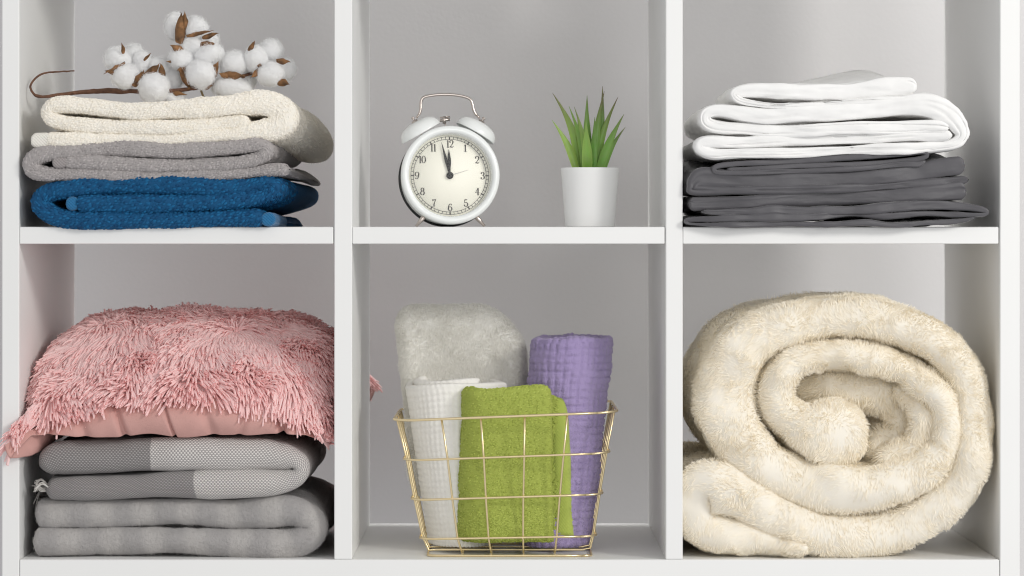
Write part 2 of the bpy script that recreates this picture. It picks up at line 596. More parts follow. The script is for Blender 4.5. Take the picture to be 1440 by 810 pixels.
def tube(mb, pts, r, sides=8, step=None, caps=True):
    """round bar through points; r scalar or per point"""
    P = np.asarray(pts, float)
    R = np.full(len(P), r, float) if np.isscalar(r) else np.asarray(r, float)
    if step:
        A = np.concatenate([P, R[:, None]], 1)
        A = np.vstack([2 * A[0] - A[1], A, 2 * A[-1] - A[-2]])
        out = []
        for i in range(1, len(A) - 2):
            p0, p1, p2, p3 = A[i - 1:i + 3]
            k = max(2, int(np.linalg.norm(p2[:3] - p1[:3]) / step))
            t = np.linspace(0, 1, k, endpoint=False)[:, None]
            out.append(0.5 * ((2 * p1) + (-p0 + p2) * t + (2 * p0 - 5 * p1 + 4 * p2 - p3) * t ** 2 + (-p0 + 3 * p1 - 3 * p2 + p3) * t ** 3))
        out.append(A[-2][None])
        A = np.vstack(out)
        P, R = A[:, :3], A[:, 3]
    n = len(P)
    T = unit(np.gradient(P, axis=0))
    up = np.array([0, 0, 1.0]) if abs(T[0][2]) < 0.9 else np.array([1.0, 0, 0])
    a = unit(np.cross(T[0], up))
    ring = []
    for i in range(n):
        a = unit(a - T[i] * np.dot(a, T[i]))
        b = np.cross(T[i], a)
        k = np.arange(sides) * 2 * math.pi / sides
        ring.append(P[i] + R[i] * (np.cos(k)[:, None] * a + np.sin(k)[:, None] * b))
    V = np.concatenate(ring + [P[:1], P[-1:]])
    i = np.arange(n - 1)[:, None] * sides
    j = np.arange(sides)[None]
    Q = np.stack([i + j, i + (j + 1) % sides, i + (j + 1) % sides + sides, i + j + sides], -1).reshape(-1, 4)
    Tt = []
    if caps:
        for k in range(sides):
            Tt.append([n * sides, (k + 1) % sides, k])
            Tt.append([n * sides + 1, (n - 1) * sides + k, (n - 1) * sides + (k + 1) % sides])
    return mb.add(V, Q, Tt)


def lathe(mb, prof, seg=64, M=None):
    """profile (r, h) turned about local z; closed at ends when r=0"""
    prof = np.asarray(prof, float)
    k = np.arange(seg) * 2 * math.pi / seg
    V = np.stack([prof[:, 0][:, None] * np.cos(k), prof[:, 0][:, None] * np.sin(k), prof[:, 1][:, None] + 0 * k], -1).reshape(-1, 3)
    n = len(prof)
    i = np.arange(n - 1)[:, None] * seg
    j = np.arange(seg)[None]
    Q = np.stack([i + j, i + (j + 1) % seg, i + (j + 1) % seg + seg, i + j + seg], -1).reshape(-1, 4)
    if M is not None:
        M = np.array(M)
        V = V @ M[:3, :3].T + M[:3, 3]
    return mb.add(V, Q)


def stroke(mb, pts, y, th=0.0004, closed=False):
    """flat ink stroke in the x-z plane facing -y; pts (x, z, width)"""
    P = np.asarray(pts, float)
    t = np.gradient(P[:, :2], axis=0)
    t = unit(t)
    n = np.stack([-t[:, 1], t[:, 0]], 1)
    A = P[:, :2] + n * P[:, 2:3] / 2
    B = P[:, :2] - n * P[:, 2:3] / 2
    m = len(P)
    V = [np.stack([A[:, 0], np.full(m, y), A[:, 1]], 1), np.stack([B[:, 0], np.full(m, y), B[:, 1]], 1),
         np.stack([A[:, 0], np.full(m, y + th), A[:, 1]], 1), np.stack([B[:, 0], np.full(m, y + th), B[:, 1]], 1)]
    i = np.arange(m - 1)
    Q = np.concatenate([np.stack([i, i + 1, m + i + 1, m + i], 1), np.stack([i, 2 * m + i, 2 * m + i + 1, i + 1], 1),
                        np.stack([m + i, m + i + 1, 3 * m + i + 1, 3 * m + i], 1)])
    return mb.add(np.concatenate(V), Q)


# ============================================================ MATERIALS
M_white = simple('white_laminate', (0.80, 0.80, 0.79), 0.42, noise_amt=0.015, noise_scale=9, spec=0.4)
M_wall = simple('grey_wall', (0.655, 0.645, 0.645), 0.9, noise_amt=0.02, noise_scale=2, bump_d=0.00015, bump_scale=200)

# ============================================================ WALL
mb = MB()
box(mb, -1.8, 1.8, 0.62, 0.68, -1.1, 1.6, 0.001)
w = mb.build('wall', M_wall, smooth=False)
tag(w, 'plain grey painted wall behind the open white shelves', 'wall', kind='structure')

# ============================================================ SHELF UNIT
unit_o = empty('shelf_unit', (0, 0, FLOOR_TOP - 0.02), 'white laminate cube shelf unit with open back holding the folded textiles', 'shelf')
XL0, XL1 = fx(2.5), fx(27)
XD = [(fx(470), fx(495)), (fx(936), fx(960))]
XR0, XR1 = fx(1406), fx(1434)
Z0 = FLOOR_TOP
ZT0, ZT1 = fz(-99), fz(-125)


def board(name, x0, x1, z0, z1, y0=0.0, y1=DEPTH):
    mb = MB()
    box(mb, x0, x1, y0, y1, z0, z1, 0.0009)
    o = mb.build(name, M_white, unit_o, smooth=False)
    o.matrix_parent_inverse = Matrix.Translation(-Vector(unit_o.location))
    return o


ZU0, ZU1 = ZT1 + 0.335, ZT1 + 0.355  # unseen extra row on top, added to keep key light off the wall
board('side_panel', XL0, XL1, Z0 - 0.03, ZU1)
board('side_panel', XR0, XR1, Z0 - 0.03, ZU1)
board('bottom_board', XL1 + 0.0004, XR0 - 0.0006, Z0 - 0.028, Z0)
board('unseen_shade_board', XL1 + 0.0004, XR0 - 0.0004, ZU0, ZU1)
for a, b in XD: board('divider', a, b, Z0 + 0.0002, ZU0 - 0.0002)
zs0, zs1 = fz(343), fz(319)
for a, b in ((XL1 + 0.0002, XD[0][0] - 0.0010), (XD[0][1] + 0.0002, XD[1][0] - 0.0010), (XD[1][1] + 0.0002, XR0 - 0.0012)):
    board('shelf_board', a, b, zs0, zs1, 0.0006)
    board('shelf_board', a, b, ZT0, ZT1, 0.0006)


# ============================================================ TOWEL STACK, upper left
def hem_strip(pts, y0, depth, mat, parent, seed, lift=0.0012, mp=None):
    """flat woven hem at the end of a towel layer"""
    V, Q, uv = sweep(pts, depth, mp or stack_map(y0), step=0.0015, fine=0.0015, edge=0.8, seed=seed, wobble=0.0006,
                     end_round=0.22, sq=0.65, lumps=((0.012, 0.0006), (0.005, 0.0003)))
    return mesh_obj('hem', V, Q, mat, parent, attrs={'cloth_uv': uv, 'rnd': np.full(len(V), 0.7)})


def terry_towel(name, label, pts, y0, depth, mat, mat_hem, hems, n, L, W, seed, fuzz_lo=0.06, back=None, shear=0.0,
                lumps=((0.03, 0.0016), (0.010, 0.0007), (0.0035, 0.0004)), tip=0.75, tilt=0.45, group=None, cat='towel', step=0.0014, sag=0.0, grid=None):
    mp = stack_map(y0, shear, sag)
    V, Q, uv = sweep(px_path(pts, y0), depth, mp, step=step, fine=0.0016, edge=0.85, lumps=lumps, wobble=0.0014, sq=0.85,
                     seed=seed, edge_jit=0.003, back_pts=px_path(back, y0) if back else None)
    mb = MB()
    mb.add(V, Q, rnd=np.full(len(V), 0.3))
    if grid:
        SV, SQ, rnd = loops(V, uv, *grid, seed, 0.11)
        mb.add(SV, SQ, rnd=rnd)
    if n:
        SV, SQ, rnd = terry(V, Q, uv, n, L, W, seed, front_w(y0, y0 + depth * 0.9, fuzz_lo), tilt, tip=tip)
        mb.add(SV, SQ, rnd=rnd)
    o = mb.build(name, mat)
    tag(o, label, cat, group)
    for i, h in enumerate(hems):
        hem_strip(px_path(h, y0), y0, depth * 0.96, mat_hem, o, seed + 20 + i, mp=mp)
    return o


M_blue = fibre('blue_terry', (0.010, 0.135, 0.31), (0.004, 0.055, 0.15), trans=0.08, sheen=0.0)  # darker second tone puts shade into the gaps between loops
M_blue_hem = linen('blue_hem', (0.018, 0.15, 0.33), 0.85, 0.0034, 0.0004, wrinkle=0.0012)
M_grey = fibre('grey_terry', (0.50, 0.465, 0.46), (0.36, 0.335, 0.33), trans=0.12, sheen=0.1)
M_grey_hem = linen('grey_hem', (0.34, 0.31, 0.305), 0.85, 0.0034, 0.0004, wrinkle=0.0012)
M_cream = fibre('cream_terry', (0.995, 0.965, 0.90), (0.985, 0.945, 0.865), trans=0.2, sheen=0.0)
M_cream_hem = linen('cream_hem', (0.84, 0.81, 0.74), 0.85, 0.0034, 0.0004, wrinkle=0.0012)
GT = 'folded terry towels stacked in the upper left compartment'

blue = [(104, 287, 22), (150, 286, 24), (230, 287, 25), (300, 284, 25), (348, 279, 24), (376, 272, 20), (386, 262, 18), (374, 257, 20), (345, 262, 24),
        (300, 263, 24), (220, 260, 24), (140, 262, 25), (90, 265, 25), (62, 272, 26), (56, 287, 26), (72, 301, 25), (105, 308, 23), (170, 309, 22), (250, 309, 22), (330, 308, 22), (372, 308, 21)]
blue_back = [(x if x < 200 else 200 + (x - 200) * 1.16, y, t) for x, y, t in blue]
terry_towel('folded_towel', 'bright blue terry towel at the bottom of the left towel stack', blue, -0.010, 0.285, M_blue, M_blue_hem,
            [[(91, 287, 19), (97, 287, 20), (112, 287, 20)], [(366, 308, 20), (378, 308, 20), (388, 308, 19)]],
            0, 0.0018, 0.0006, 11, group=GT, back=blue_back, grid=(0.0042, 0.0034, 0.0046, 0.0027), lumps=((0.03, 0.0014), (0.010, 0.0006)), sag=0.02)
grey = [(88, 228, 18), (140, 228, 19), (220, 232, 19), (300, 231, 19), (345, 227, 18), (368, 220, 16), (376, 209, 15), (362, 204, 16), (330, 208, 19), (250, 213, 21),
        (170, 210, 21), (100, 212, 21), (62, 216, 20), (43, 227, 20), (46, 241, 20), (75, 246, 18), (150, 244, 18), (230, 247, 17), (310, 246, 17), (380, 240, 15), (405, 238, 12)]
grey_back = [(80, 226, 19), (140, 226, 19), (220, 230, 19), (300, 229, 19), (355, 224, 18), (384, 220, 16), (394, 209, 15), (380, 204, 16), (340, 206, 19), (250, 211, 21),
             (170, 208, 21), (100, 210, 21), (62, 214, 20), (43, 225, 20), (46, 239, 20), (75, 244, 18), (150, 242, 18), (230, 245, 17), (310, 244, 17), (395, 240, 17), (428, 252, 14)]
terry_towel('folded_towel', 'mid grey terry towel between the blue towel and the cream towel', grey, -0.008, 0.27, M_grey, M_grey_hem,
            [[(72, 228, 18), (80, 228, 18), (96, 228, 18)]], 0, 0.0014, 0.0005, 12, group=GT, back=grey_back, grid=(0.0034, 0.0026, 0.0037, 0.0021))
cream = [(350, 172, 22), (290, 176, 22), (200, 178, 22), (120, 176, 21), (84, 172, 21), (68, 163, 20), (68, 152, 20), (84, 147, 21), (120, 149, 22), (180, 157, 23),
         (240, 156, 24), (300, 150, 26), (346, 145, 29), (374, 145, 32), (393, 154, 37), (395, 168, 37), (382, 180, 30), (346, 187, 23), (290, 192, 20), (200, 195, 21), (110, 196, 21), (62, 197, 21)]
cream_back = [(338, 170, 24), (290, 170, 22), (200, 174, 22), (120, 172, 21), (84, 168, 21), (70, 160, 20), (70, 150, 20), (84, 145, 21), (120, 147, 22), (180, 155, 23),
              (240, 154, 24), (310, 147, 26), (370, 144, 30), (410, 156, 34), (430, 180, 36), (430, 202, 36), (412, 208, 30), (370, 196, 22), (290, 190, 20), (200, 193, 21), (110, 194, 21), (62, 195, 21)]
terry_towel('folded_towel', 'thick cream white terry towel on top of the left stack, its right end drooping', cream, -0.006, 0.25, M_cream, M_cream_hem,
            [[(42, 197, 21), (52, 197, 22), (72, 197, 21)]], 60000, 0.0019, 0.0007, 13, group=GT, tip=0.4, tilt=0.8, back=cream_back, grid=(0.0034, 0.0027, 0.0040, 0.0022))

# ============================================================ COTTON BRANCH
M_stem = simple('brown_stem', (0.17, 0.075, 0.04), 0.7, noise_amt=0.5, noise_scale=260, bump_d=0.0012, bump_scale=500)
M_twig = simple('olive_twig', (0.26, 0.19, 0.09), 0.7)
M_bract = simple('dry_bract', (0.30, 0.145, 0.055), 0.75, noise_amt=0.75, noise_scale=150, bump_d=0.0008, bump_scale=400)
M_cotton = fibre('cotton_wool', (0.99, 0.99, 0.99), (0.98, 0.98, 0.98), trans=0.3, sheen=0.0, big=0.0)
YB = 0.055
br = empty('cotton_branch', (fx(200, YB), YB, fz(140, YB)), 'dry brown cotton branch with fluffy white bolls lying on the cream towel', 'branch')
inv_br = Matrix.Translation(-Vector(br.location))


def child(o, root):
    o.matrix_parent_inverse = Matrix.Translation(-Vector(root.location))
    return o


mb = MB()
st = [(104, 100, 1.6), (80, 101, 1.9), (62, 103, 2.2), (50, 110, 2.4), (43, 121, 2.5), (47, 132, 3.2), (60, 136, 3.4), (85, 133, 4), (115, 129.5, 5), (150, 127.5, 6), (165, 128, 6.5), (190, 128.5, 5), (240, 128, 5), (285, 122, 4), (330, 110, 3.5), (372, 98, 3)]
pts = []
for i, (x, y, r) in enumerate(st):
    yy = YB - 0.005 + 0.01 * math.sin(i * 0.9)
    pts.append((fx(x, yy), yy, fz(y, yy)))
tube(mb, pts, [r * S * 0.62 for _, _, r in st], 10, 0.002)
V = np.concatenate(mb.V)
mb.V = [V + noise(V, 0.004, 5)[:, None] * np.array([0.0004, 0.0004, 0.0005])]
child(mb.build('stem', M_stem, br), br)
for a in ([(280, 118), (283, 128), (287, 139)], [(262, 120), (258, 90), (262, 50)], [(205, 126), (190, 110), (178, 92)]):
    mb = MB()
    tube(mb, [(fx(x, YB), YB, fz(y, YB)) for x, y in a], 1.6 * S, 8, 0.003)
    child(mb.build('twig', M_twig, br), br)


def wool(c, r, seed, sx=1.0, sz=1.0):
    """one lock of cotton: lumpy ball plus loose fibres"""
    nu, nv = 40, 26
    th = np.linspace(0, math.pi, nv)
    ph = np.arange(nu) * 2 * math.pi / nu
    U = np.stack([np.sin(th)[:, None] * np.cos(ph), np.sin(th)[:, None] * np.sin(ph), np.cos(th)[:, None] + 0 * ph], -1).reshape(-1, 3)
    rr = r * (1 + 0.17 * noise(U + seed, 0.8, seed) + 0.05 * noise(U + seed, 0.22, seed + 1))
    V = U * rr[:, None] * np.array([sx, 0.95, sz]) + c
    i = np.arange(nv - 1)[:, None] * nu
    j = np.arange(nu)[None]
    Q = np.stack([i + j, i + nu + j, i + nu + (j + 1) % nu, i + (j + 1) % nu], -1).reshape(-1, 4)
    nrm = unit(V - c)
    P, nn, _ = sample(V, Q, int(1500 * (r / 0.013) ** 2), None, seed)
    nn = unit(P - c)
    rng = np.random.default_rng(seed)
    t = unit(np.cross(nn, rng.normal(size=nn.shape)))
    d = unit(nn * 0.45 + t)
    SV, SQ, rnd = strands(P - nn * 0.0006, d, -nn * 0.30, 0.0062 * (0.6 + rng.random(len(P))), np.full(len(P), 0.00028), 3, 3, 0.2, seed)
    return V, Q, SV, SQ, rnd


def bract(base, dirn, outn, L, W, seed, cup=0.35):
    """dry pointed husk: a curved, slightly crumpled leaf with thickness"""
    nu, nv = 14, 7
    d, o = unit(np.asarray(dirn, float)), np.asarray(outn, float)
    o = unit(o - d * np.dot(o, d))
    s = np.cross(d, o)
    V = []
    for sgn in (1, -1):
        for i in range(nu):
            t = i / (nu - 1)
            wd = W * (math.sin(math.pi * min(1, t * 0.8 + 0.18)) ** 0.8) * (1 - t ** 3) + 0.0003
            for j in range(nv):
                q = (j / (nv - 1) - 0.5) * 2
                p = base + d * L * t + s * wd * 0.5 * q + o * (L * 0.28 * (t * t) + wd * cup * (q * q - 0.5) * -1 + sgn * 0.00025)
                V.append(p)
    V = np.array(V)
    h = nu * nv
    dn = np.stack([noise(V[:h], 0.005, seed + k) for k in range(3)], 1) * 0.0009
    V[:h] += dn
    V[h:] += dn
    Q = []
    for i in range(nu - 1):
        for j in range(nv - 1):
            a = i * nv + j
            Q.append([a, a + 1, a + nv + 1, a + nv])
            Q.append([h + a, h + a + nv, h + a + nv + 1, h + a + 1])
    for i in range(nu - 1):
        for j in (0, nv - 1):
            a = i * nv + j
            Q.append([a, a + nv, h + a + nv, h + a])
    for j in range(nv - 1):
        for i in (0, nu - 1):
            a = i * nv + j
            Q.append([a, a + 1, h + a + 1, h + a])
    return V, np.array(Q)


heads = [
    # locks (px, py, r, dy, sx, sz), husks (base px, py, tip px, py, width px)
    ([(166, 83, 17.5, 0.0, 1.05, 0.95), (176, 106, 18.5, -.008, 1, .93), (188, 74, 13.5, .012, 1, .8), (200, 88, 15, .004, 1, 1)],
     [(163, 103, 149, 99, 8), (172, 90, 148, 104, 5), (190, 118, 200, 101, 11), (173, 72, 172, 61, 5), (205, 82, 213, 75, 4)]),
    ([(217, 124, 22, -.014, 1, .97), (224, 96, 17, .004, 1, .9), (242, 112, 15, .004, 1, 1), (244, 139, 16, -.004, 1.1, .85)],
     [(206, 107, 226, 91, 13), (228, 108, 227, 90, 12), (238, 128, 263, 133, 9), (232, 145, 208, 147, 7), (198, 110, 203, 98, 7)]),
    ([(249, 38, 17, .010, .95, 1.15), (275, 40, 16.5, -.004, 1.1, .9), (270, 64, 17, -.004, 1.1, .85), (298, 57, 9, .008, 1, 1)],
     [(252, 57, 257, 20, 16), (258, 37, 261, 18, 11), (266, 50, 300, 44, 6), (288, 52, 308, 47, 8), (284, 64, 303, 62, 12), (244, 66, 240, 64, 4)]),
    ([(256, 84, 17.5, -.008, 1.05, .8), (294, 76, 18.5, -.010, 1.08, .8), (281, 104, 20, -.018, 1, .97), (264, 106, 13, .006, 1, .9)],
     [(254, 70, 240, 65, 12), (244, 88, 234, 86, 4), (262, 94, 250, 100, 15), (266, 118, 253, 98, 12), (297, 108, 307, 87, 13), (286, 124, 300, 120, 8), (270, 122, 262, 125, 5)]),
    ([(329, 89, 19.5, -.002, 1.05, .92), (327, 124, 22, -.006, 1.22, .72), (345, 112, 14, .010, 1, .9), (309, 122, 10, .006, 1, 1)],
     [(318, 106, 344, 107, 13), (322, 108, 308, 104, 10), (342, 107, 346, 105, 6)]),
    ([(360, 83, 16, -.006, .98, 1.12), (381, 71, 16, .004, .98, 1.02), (380, 104, 19, -.010, 1.02, .9), (401, 97, 14, .008, 1, 1.1)],
     [(352, 69, 360, 58, 8), (365, 98, 353, 110, 9), (364, 92, 370, 92, 5), (392, 86, 409, 88, 8), (394, 116, 409, 118, 12), (358, 106, 354, 108, 5)]),
]
sd = 100
for locks, husks in heads:
    mb = MB()
    cen = np.mean([(fx(x, YB + dy), YB + dy, fz(y, YB + dy)) for x, y, r, dy, sx, sz in locks], 0)
    for x, y, r, dy, sx, sz in locks:
        sd += 1
        c = np.array([fx(x, YB + dy), YB + dy, fz(y, YB + dy)])
        V, Q, SV, SQ, rnd = wool(c, r * S * 1.03, sd, sx, sz)
        mb.add(V, Q, rnd=np.full(len(V), .5)).add(SV, SQ, rnd=rnd)
    boll = child(mb.build('cotton_boll', M_cotton, br), br)
    for x0, y0, x1, y1, w in husks:
        sd += 1
        yb = YB - 0.014
        b0 = np.array([fx(x0, yb), yb, fz(y0, yb)])
        b1 = np.array([fx(x1, yb), yb - 0.003, fz(y1, yb)])
        L = np.linalg.norm(b1 - b0) * 1.1 + 0.003
        d = b1 - b0
        o = np.array([0, -1, 0.0]) * 0.8 + (b0 - cen) * 6
        V, Q = bract(b0 - unit(d) * 0.003, d, o, L, w * S * 1.0, sd)
        m2 = MB()
        m2.add(V, Q)
        h = m2.build('bract', M_bract, boll)
# ============================================================ WHITE AND DARK BEDDING, upper right
M_wlinen = linen('white_cotton', (0.95, 0.945, 0.935), 0.75, 0.0009, 0.00004, wrinkle=0.0036, trans=0.12, sheen=0.0)
M_dark = linen('charcoal_satin', (0.074, 0.071, 0.079), 0.42, 0.0007, 0.00002, wrinkle=0.0026, spec=0.45, sheen=0.25)
GB = 'folded bed linen stacked in the upper right compartment'


def bedding(label, paths, y0, depth, mat, seed, name='folded_sheet', cat='bed sheet', wob=0.0012, lumps=((0.05, 0.0014), (0.018, 0.0006)), backs=None, edge=0.62, step=0.0018, sq=0.72, aniso=0.0010, groove=True):
    mb = MB()
    if mat is M_dark: aniso = aniso * 0.4
    for i, p in enumerate(paths):
        b = backs[i] if backs else None
        V, Q, uv = sweep(px_path(p, y0), depth, stack_map(y0), step=step, fine=0.0007, grooves=() if not groove else ((-0.05, 0.0022),) if mat is M_dark else ((-0.35, 0.0016), (0.4, 0.0013)), edge=edge, wobble=wob, seed=seed + i * 7,
                         lumps=lumps, sq=0.55 if mat is M_dark else sq, aniso=aniso, edge_jit=0.004, end_round=0.2 if mat is M_dark else 0.35, back_pts=px_path(b, y0) if b else None)
        mb.add(V, Q, cloth_uv=uv)
    o = mb.build(name, mat)
    return tag(o, label, cat, GB)


# crumpled bottom sheet
bedding('crumpled charcoal satin sheet at the very bottom of the right linen stack',
        [[(986, 298, 7), (1010, 299, 9), (1060, 298, 10), (1090, 295, 11), (1130, 297, 12), (1160, 295, 13), (1230, 292, 14), (1300, 288, 13), (1350, 289, 11), (1382, 295, 7),
          (1388, 299, 5), (1378, 302, 5), (1340, 302, 8), (1300, 301, 8), (1250, 305, 9), (1200, 302, 8), (1140, 305, 10), (1060, 306, 9), (1000, 308, 10), (970, 309, 9), (966, 313, 7), (985, 315, 7), (1060, 315, 7), (1100, 316, 6),
          (1160, 316, 7), (1215, 312, 8), (1250, 315, 7), (1300, 313, 9), (1345, 312, 8), (1372, 306, 4)]],
        -0.012, 0.30, M_dark, 31, wob=0.0016, lumps=((0.04, 0.0014), (0.014, 0.0008)))
bedding('smooth dark grey folded sheet with a square right end, lying on the crumpled sheet',
        [[(1360, 269, 27), (1320, 271, 26), (1270, 274, 23), (1200, 278, 19), (1120, 281, 19), (1040, 284, 20), (968, 286, 21)]],
        -0.008, 0.29, M_dark, 32)
bedding('wide dark grey duvet cover with ragged right edges, under the small grey pillowcase',
        [[(1358, 233, 25), (1320, 237, 25), (1262, 246, 22), (1200, 251, 21), (1100, 254, 22), (1030, 252, 24), (990, 249, 26), (977, 255, 18), (974, 263, 12), (980, 268, 11), (1060, 268, 11), (1200, 265, 11), (1300, 258, 13), (1364, 252, 13)]],
        -0.009, 0.285, M_dark, 33,
        backs=[[(1350, 214, 24), (1320, 218, 24), (1262, 228, 22), (1200, 236, 21), (1100, 240, 22), (1030, 236, 24), (995, 224, 26), (978, 238, 18), (976, 256, 14), (980, 264, 11), (1060, 266, 11), (1200, 264, 11), (1300, 256, 13), (1364, 250, 13)]])
bedding('small dark grey pillowcase of thin layers squeezed under the white sheet',
        [[(1022, 238, 6), (1080, 236, 6), (1150, 233, 7), (1220, 230, 7), (1275, 226, 7), (1298, 222, 6), (1304, 217, 5), (1296, 214, 5), (1270, 216, 7), (1200, 221, 8), (1100, 227, 8), (1040, 230, 8), (1012, 233, 7), (1004, 238, 6),
          (1014, 243, 7), (1080, 242, 7), (1150, 240, 7), (1220, 236, 7), (1270, 231, 8), (1292, 231, 8), (1302, 226, 5)]],
        -0.009, 0.26, M_dark, 34, wob=0.0005, lumps=((0.03, 0.0006),), name='folded_pillowcase', cat='pillowcase')
bedding('large bright white cotton sheet folded in thick layers with a bulging right fold',
        [[(1334, 180, 15), (1310, 177, 17), (1260, 178, 18), (1180, 181, 18), (1100, 183, 18), (1040, 182, 17), (1008, 178, 18), (994, 171, 18), (994, 160, 18), (1010, 154, 19), (1050, 160, 22), (1086, 165, 22),
          (1130, 161, 23), (1200, 156, 23), (1270, 150, 27), (1308, 149, 32), (1334, 160, 30), (1348, 175, 24), (1354, 190, 16), (1342, 202, 12), (1310, 206, 14), (1250, 208, 15), (1180, 212, 14), (1100, 214, 14),
          (1030, 216, 14), (1000, 215, 14), (985, 206, 14), (998, 199, 15), (1050, 199, 16), (1150, 197, 17), (1240, 194, 16), (1300, 191, 16), (1338, 190, 13)]],
        -0.013, 0.27, M_wlinen, 35, wob=0.0016)
bedding('small soft white pillowcase lying on top of the white sheet, its back rising',
        [[(1276, 139, 9), (1200, 144, 10), (1130, 148, 10), (1085, 149, 10), (1052, 145, 10), (1036, 140, 11), (1032, 130, 15), (1056, 126, 20), (1100, 129, 23), (1150, 130, 25), (1200, 128, 25), (1250, 123, 27), (1276, 122, 25), (1289, 125, 22)]],
        -0.010, 0.21, M_wlinen, 36, name='folded_pillowcase', cat='pillowcase',
        backs=[[(1276, 139, 9), (1200, 144, 10), (1130, 148, 10), (1085, 149, 10), (1052, 145, 10), (1036, 140, 11), (1032, 130, 15), (1056, 124, 20), (1100, 124, 24), (1150, 114, 30), (1200, 102, 34), (1240, 97, 34), (1262, 104, 30), (1276, 118, 22)]])

# ============================================================ BLANKETS, lower left
GL = 'folded blankets under the pink pillow'
M_fleece = fleece('grey_fleece', (0.45, 0.43, 0.415), (0.36, 0.345, 0.34), 0.046)
y0 = 0.018
fp = [(46, 725, 40), (120, 722, 42), (200, 722, 42), (270, 722, 42), (330, 726, 40), (380, 720, 42), (412, 719, 41), (432, 728, 38), (440, 742, 37), (431, 756, 38), (400, 766, 38), (330, 764, 40), (260, 762, 40), (180, 762, 42), (110, 762, 42), (44, 762, 42)]
V, Q, uv = sweep(px_path(fp, y0), 0.30, stack_map(y0), step=0.0016, fine=0.0016, edge=0.9, lumps=((0.045, 0.003), (0.012, 0.0009), (0.004, 0.0003)), wobble=0.0022, seed=41, edge_jit=0.004, end_round=0.45)
P, nn, f = sample(V, Q, 50000, front_w(y0, y0 + 0.27, 0.05), 41)
rng = np.random.default_rng(41)
uvs = uv[Q[f, 0]]
d = unit(nn + rng.normal(size=nn.shape) * 0.9)
SV, SQ, rnd = strands(P - nn * 0.0003, d, np.tile([0, 0, -0.3], (len(P), 1)), 0.0018 * (0.5 + rng.random(len(P))), np.full(len(P), 0.00035), 2, 3, 0.3, 41)
mb = MB()
mb.add(V, Q, rnd=np.full(len(V), .4), cloth_uv=uv).add(SV, SQ, rnd=rnd, cloth_uv=np.repeat(uvs, 9, 0))
o = mb.build('folded_blanket', M_fleece)
tag(o, 'soft grey fleece blanket with faint stripes at the bottom of the lower left stack', 'blanket', GL)

wp = [(60, 690, 30), (120, 688, 33), (180, 686, 36), (240, 684, 40), (300, 681, 44), (345, 681, 42), (385, 680, 39), (411, 673, 33), (420, 661, 32), (412, 649, 35), (388, 643, 41), (350, 640, 46), (280, 640, 47), (200, 642, 48), (130, 644, 48), (84, 647, 46), (66, 652, 38), (52, 657, 28)]
y0 = 0.008
C, s = spline(px_path(wp, y0), 0.0016)
i0 = int(np.argmin(np.abs(C[:len(C) // 2, 0] - fx(273, y0))))
i1 = len(C) // 2 + int(np.argmin(np.abs(C[len(C) // 2:, 0] - fx(210, y0))))
M_weave = weave('woven_wool', (0.36, 0.34, 0.335), (0.70, 0.67, 0.64), s[i0], s[i1])
V, Q, uv = sweep(px_path(wp, y0), 0.30, stack_map(y0), step=0.0016, fine=0.0016, edge=0.9, lumps=((0.05, 0.0022), (0.02, 0.0008)), wobble=0.0016, seed=42, edge_jit=0.003, end_round=0.8)
wb = mesh_obj('folded_blanket', V, Q, M_weave, attrs={'cloth_uv': uv})
tag(wb, 'woven grey and white blanket with fringe, directly under the pink pillow', 'blanket', GL)
M_fringe = simple('fringe_thread', (0.55, 0.53, 0.50), 0.9)
mb = MB()
rng = np.random.default_rng(5)
for k in range(34):
    yy = y0 + 0.004 + 0.008 * k
    zz = 690 + rng.normal() * 6
    x0 = 60
    x0 = 64
    p = [(fx(x0 + 4, yy), yy, fz(zz, yy)), (fx(x0 - 5, yy), yy - .002, fz(zz + rng.normal() * 4, yy)), (fx(x0 - 12 - rng.random() * 4, yy), yy - 0.003, fz(zz + rng.normal() * 9, yy))]
    for q in range(3):
        tube(mb, np.array(p) + rng.normal(size=(3, 3)) * 0.0012 * np.array([[0.2], [0.6], [1.2]]), 0.0007, 5, 0.002)
mb.build('fringe', M_fringe, wb)

# ============================================================ PINK PILLOW, lower left
M_pfur = fibre('pink_shag', (0.985, 0.80, 0.785), (0.965, 0.71, 0.70), trans=0.30, sheen=0.0, bump_d=0, big=0.25)
M_pfab = simple('pink_suede', (0.60, 0.335, 0.30), 0.85, noise_amt=0.12, noise_scale=40, bump_d=0.0006, bump_scale=900)
pil = empty('fluffy_pillow', (fx(245), 0.2, fz(615)), 'fluffy dusty pink shag pillow squeezed in on top of the blankets', 'pillow')
nu, nv = 170, 150


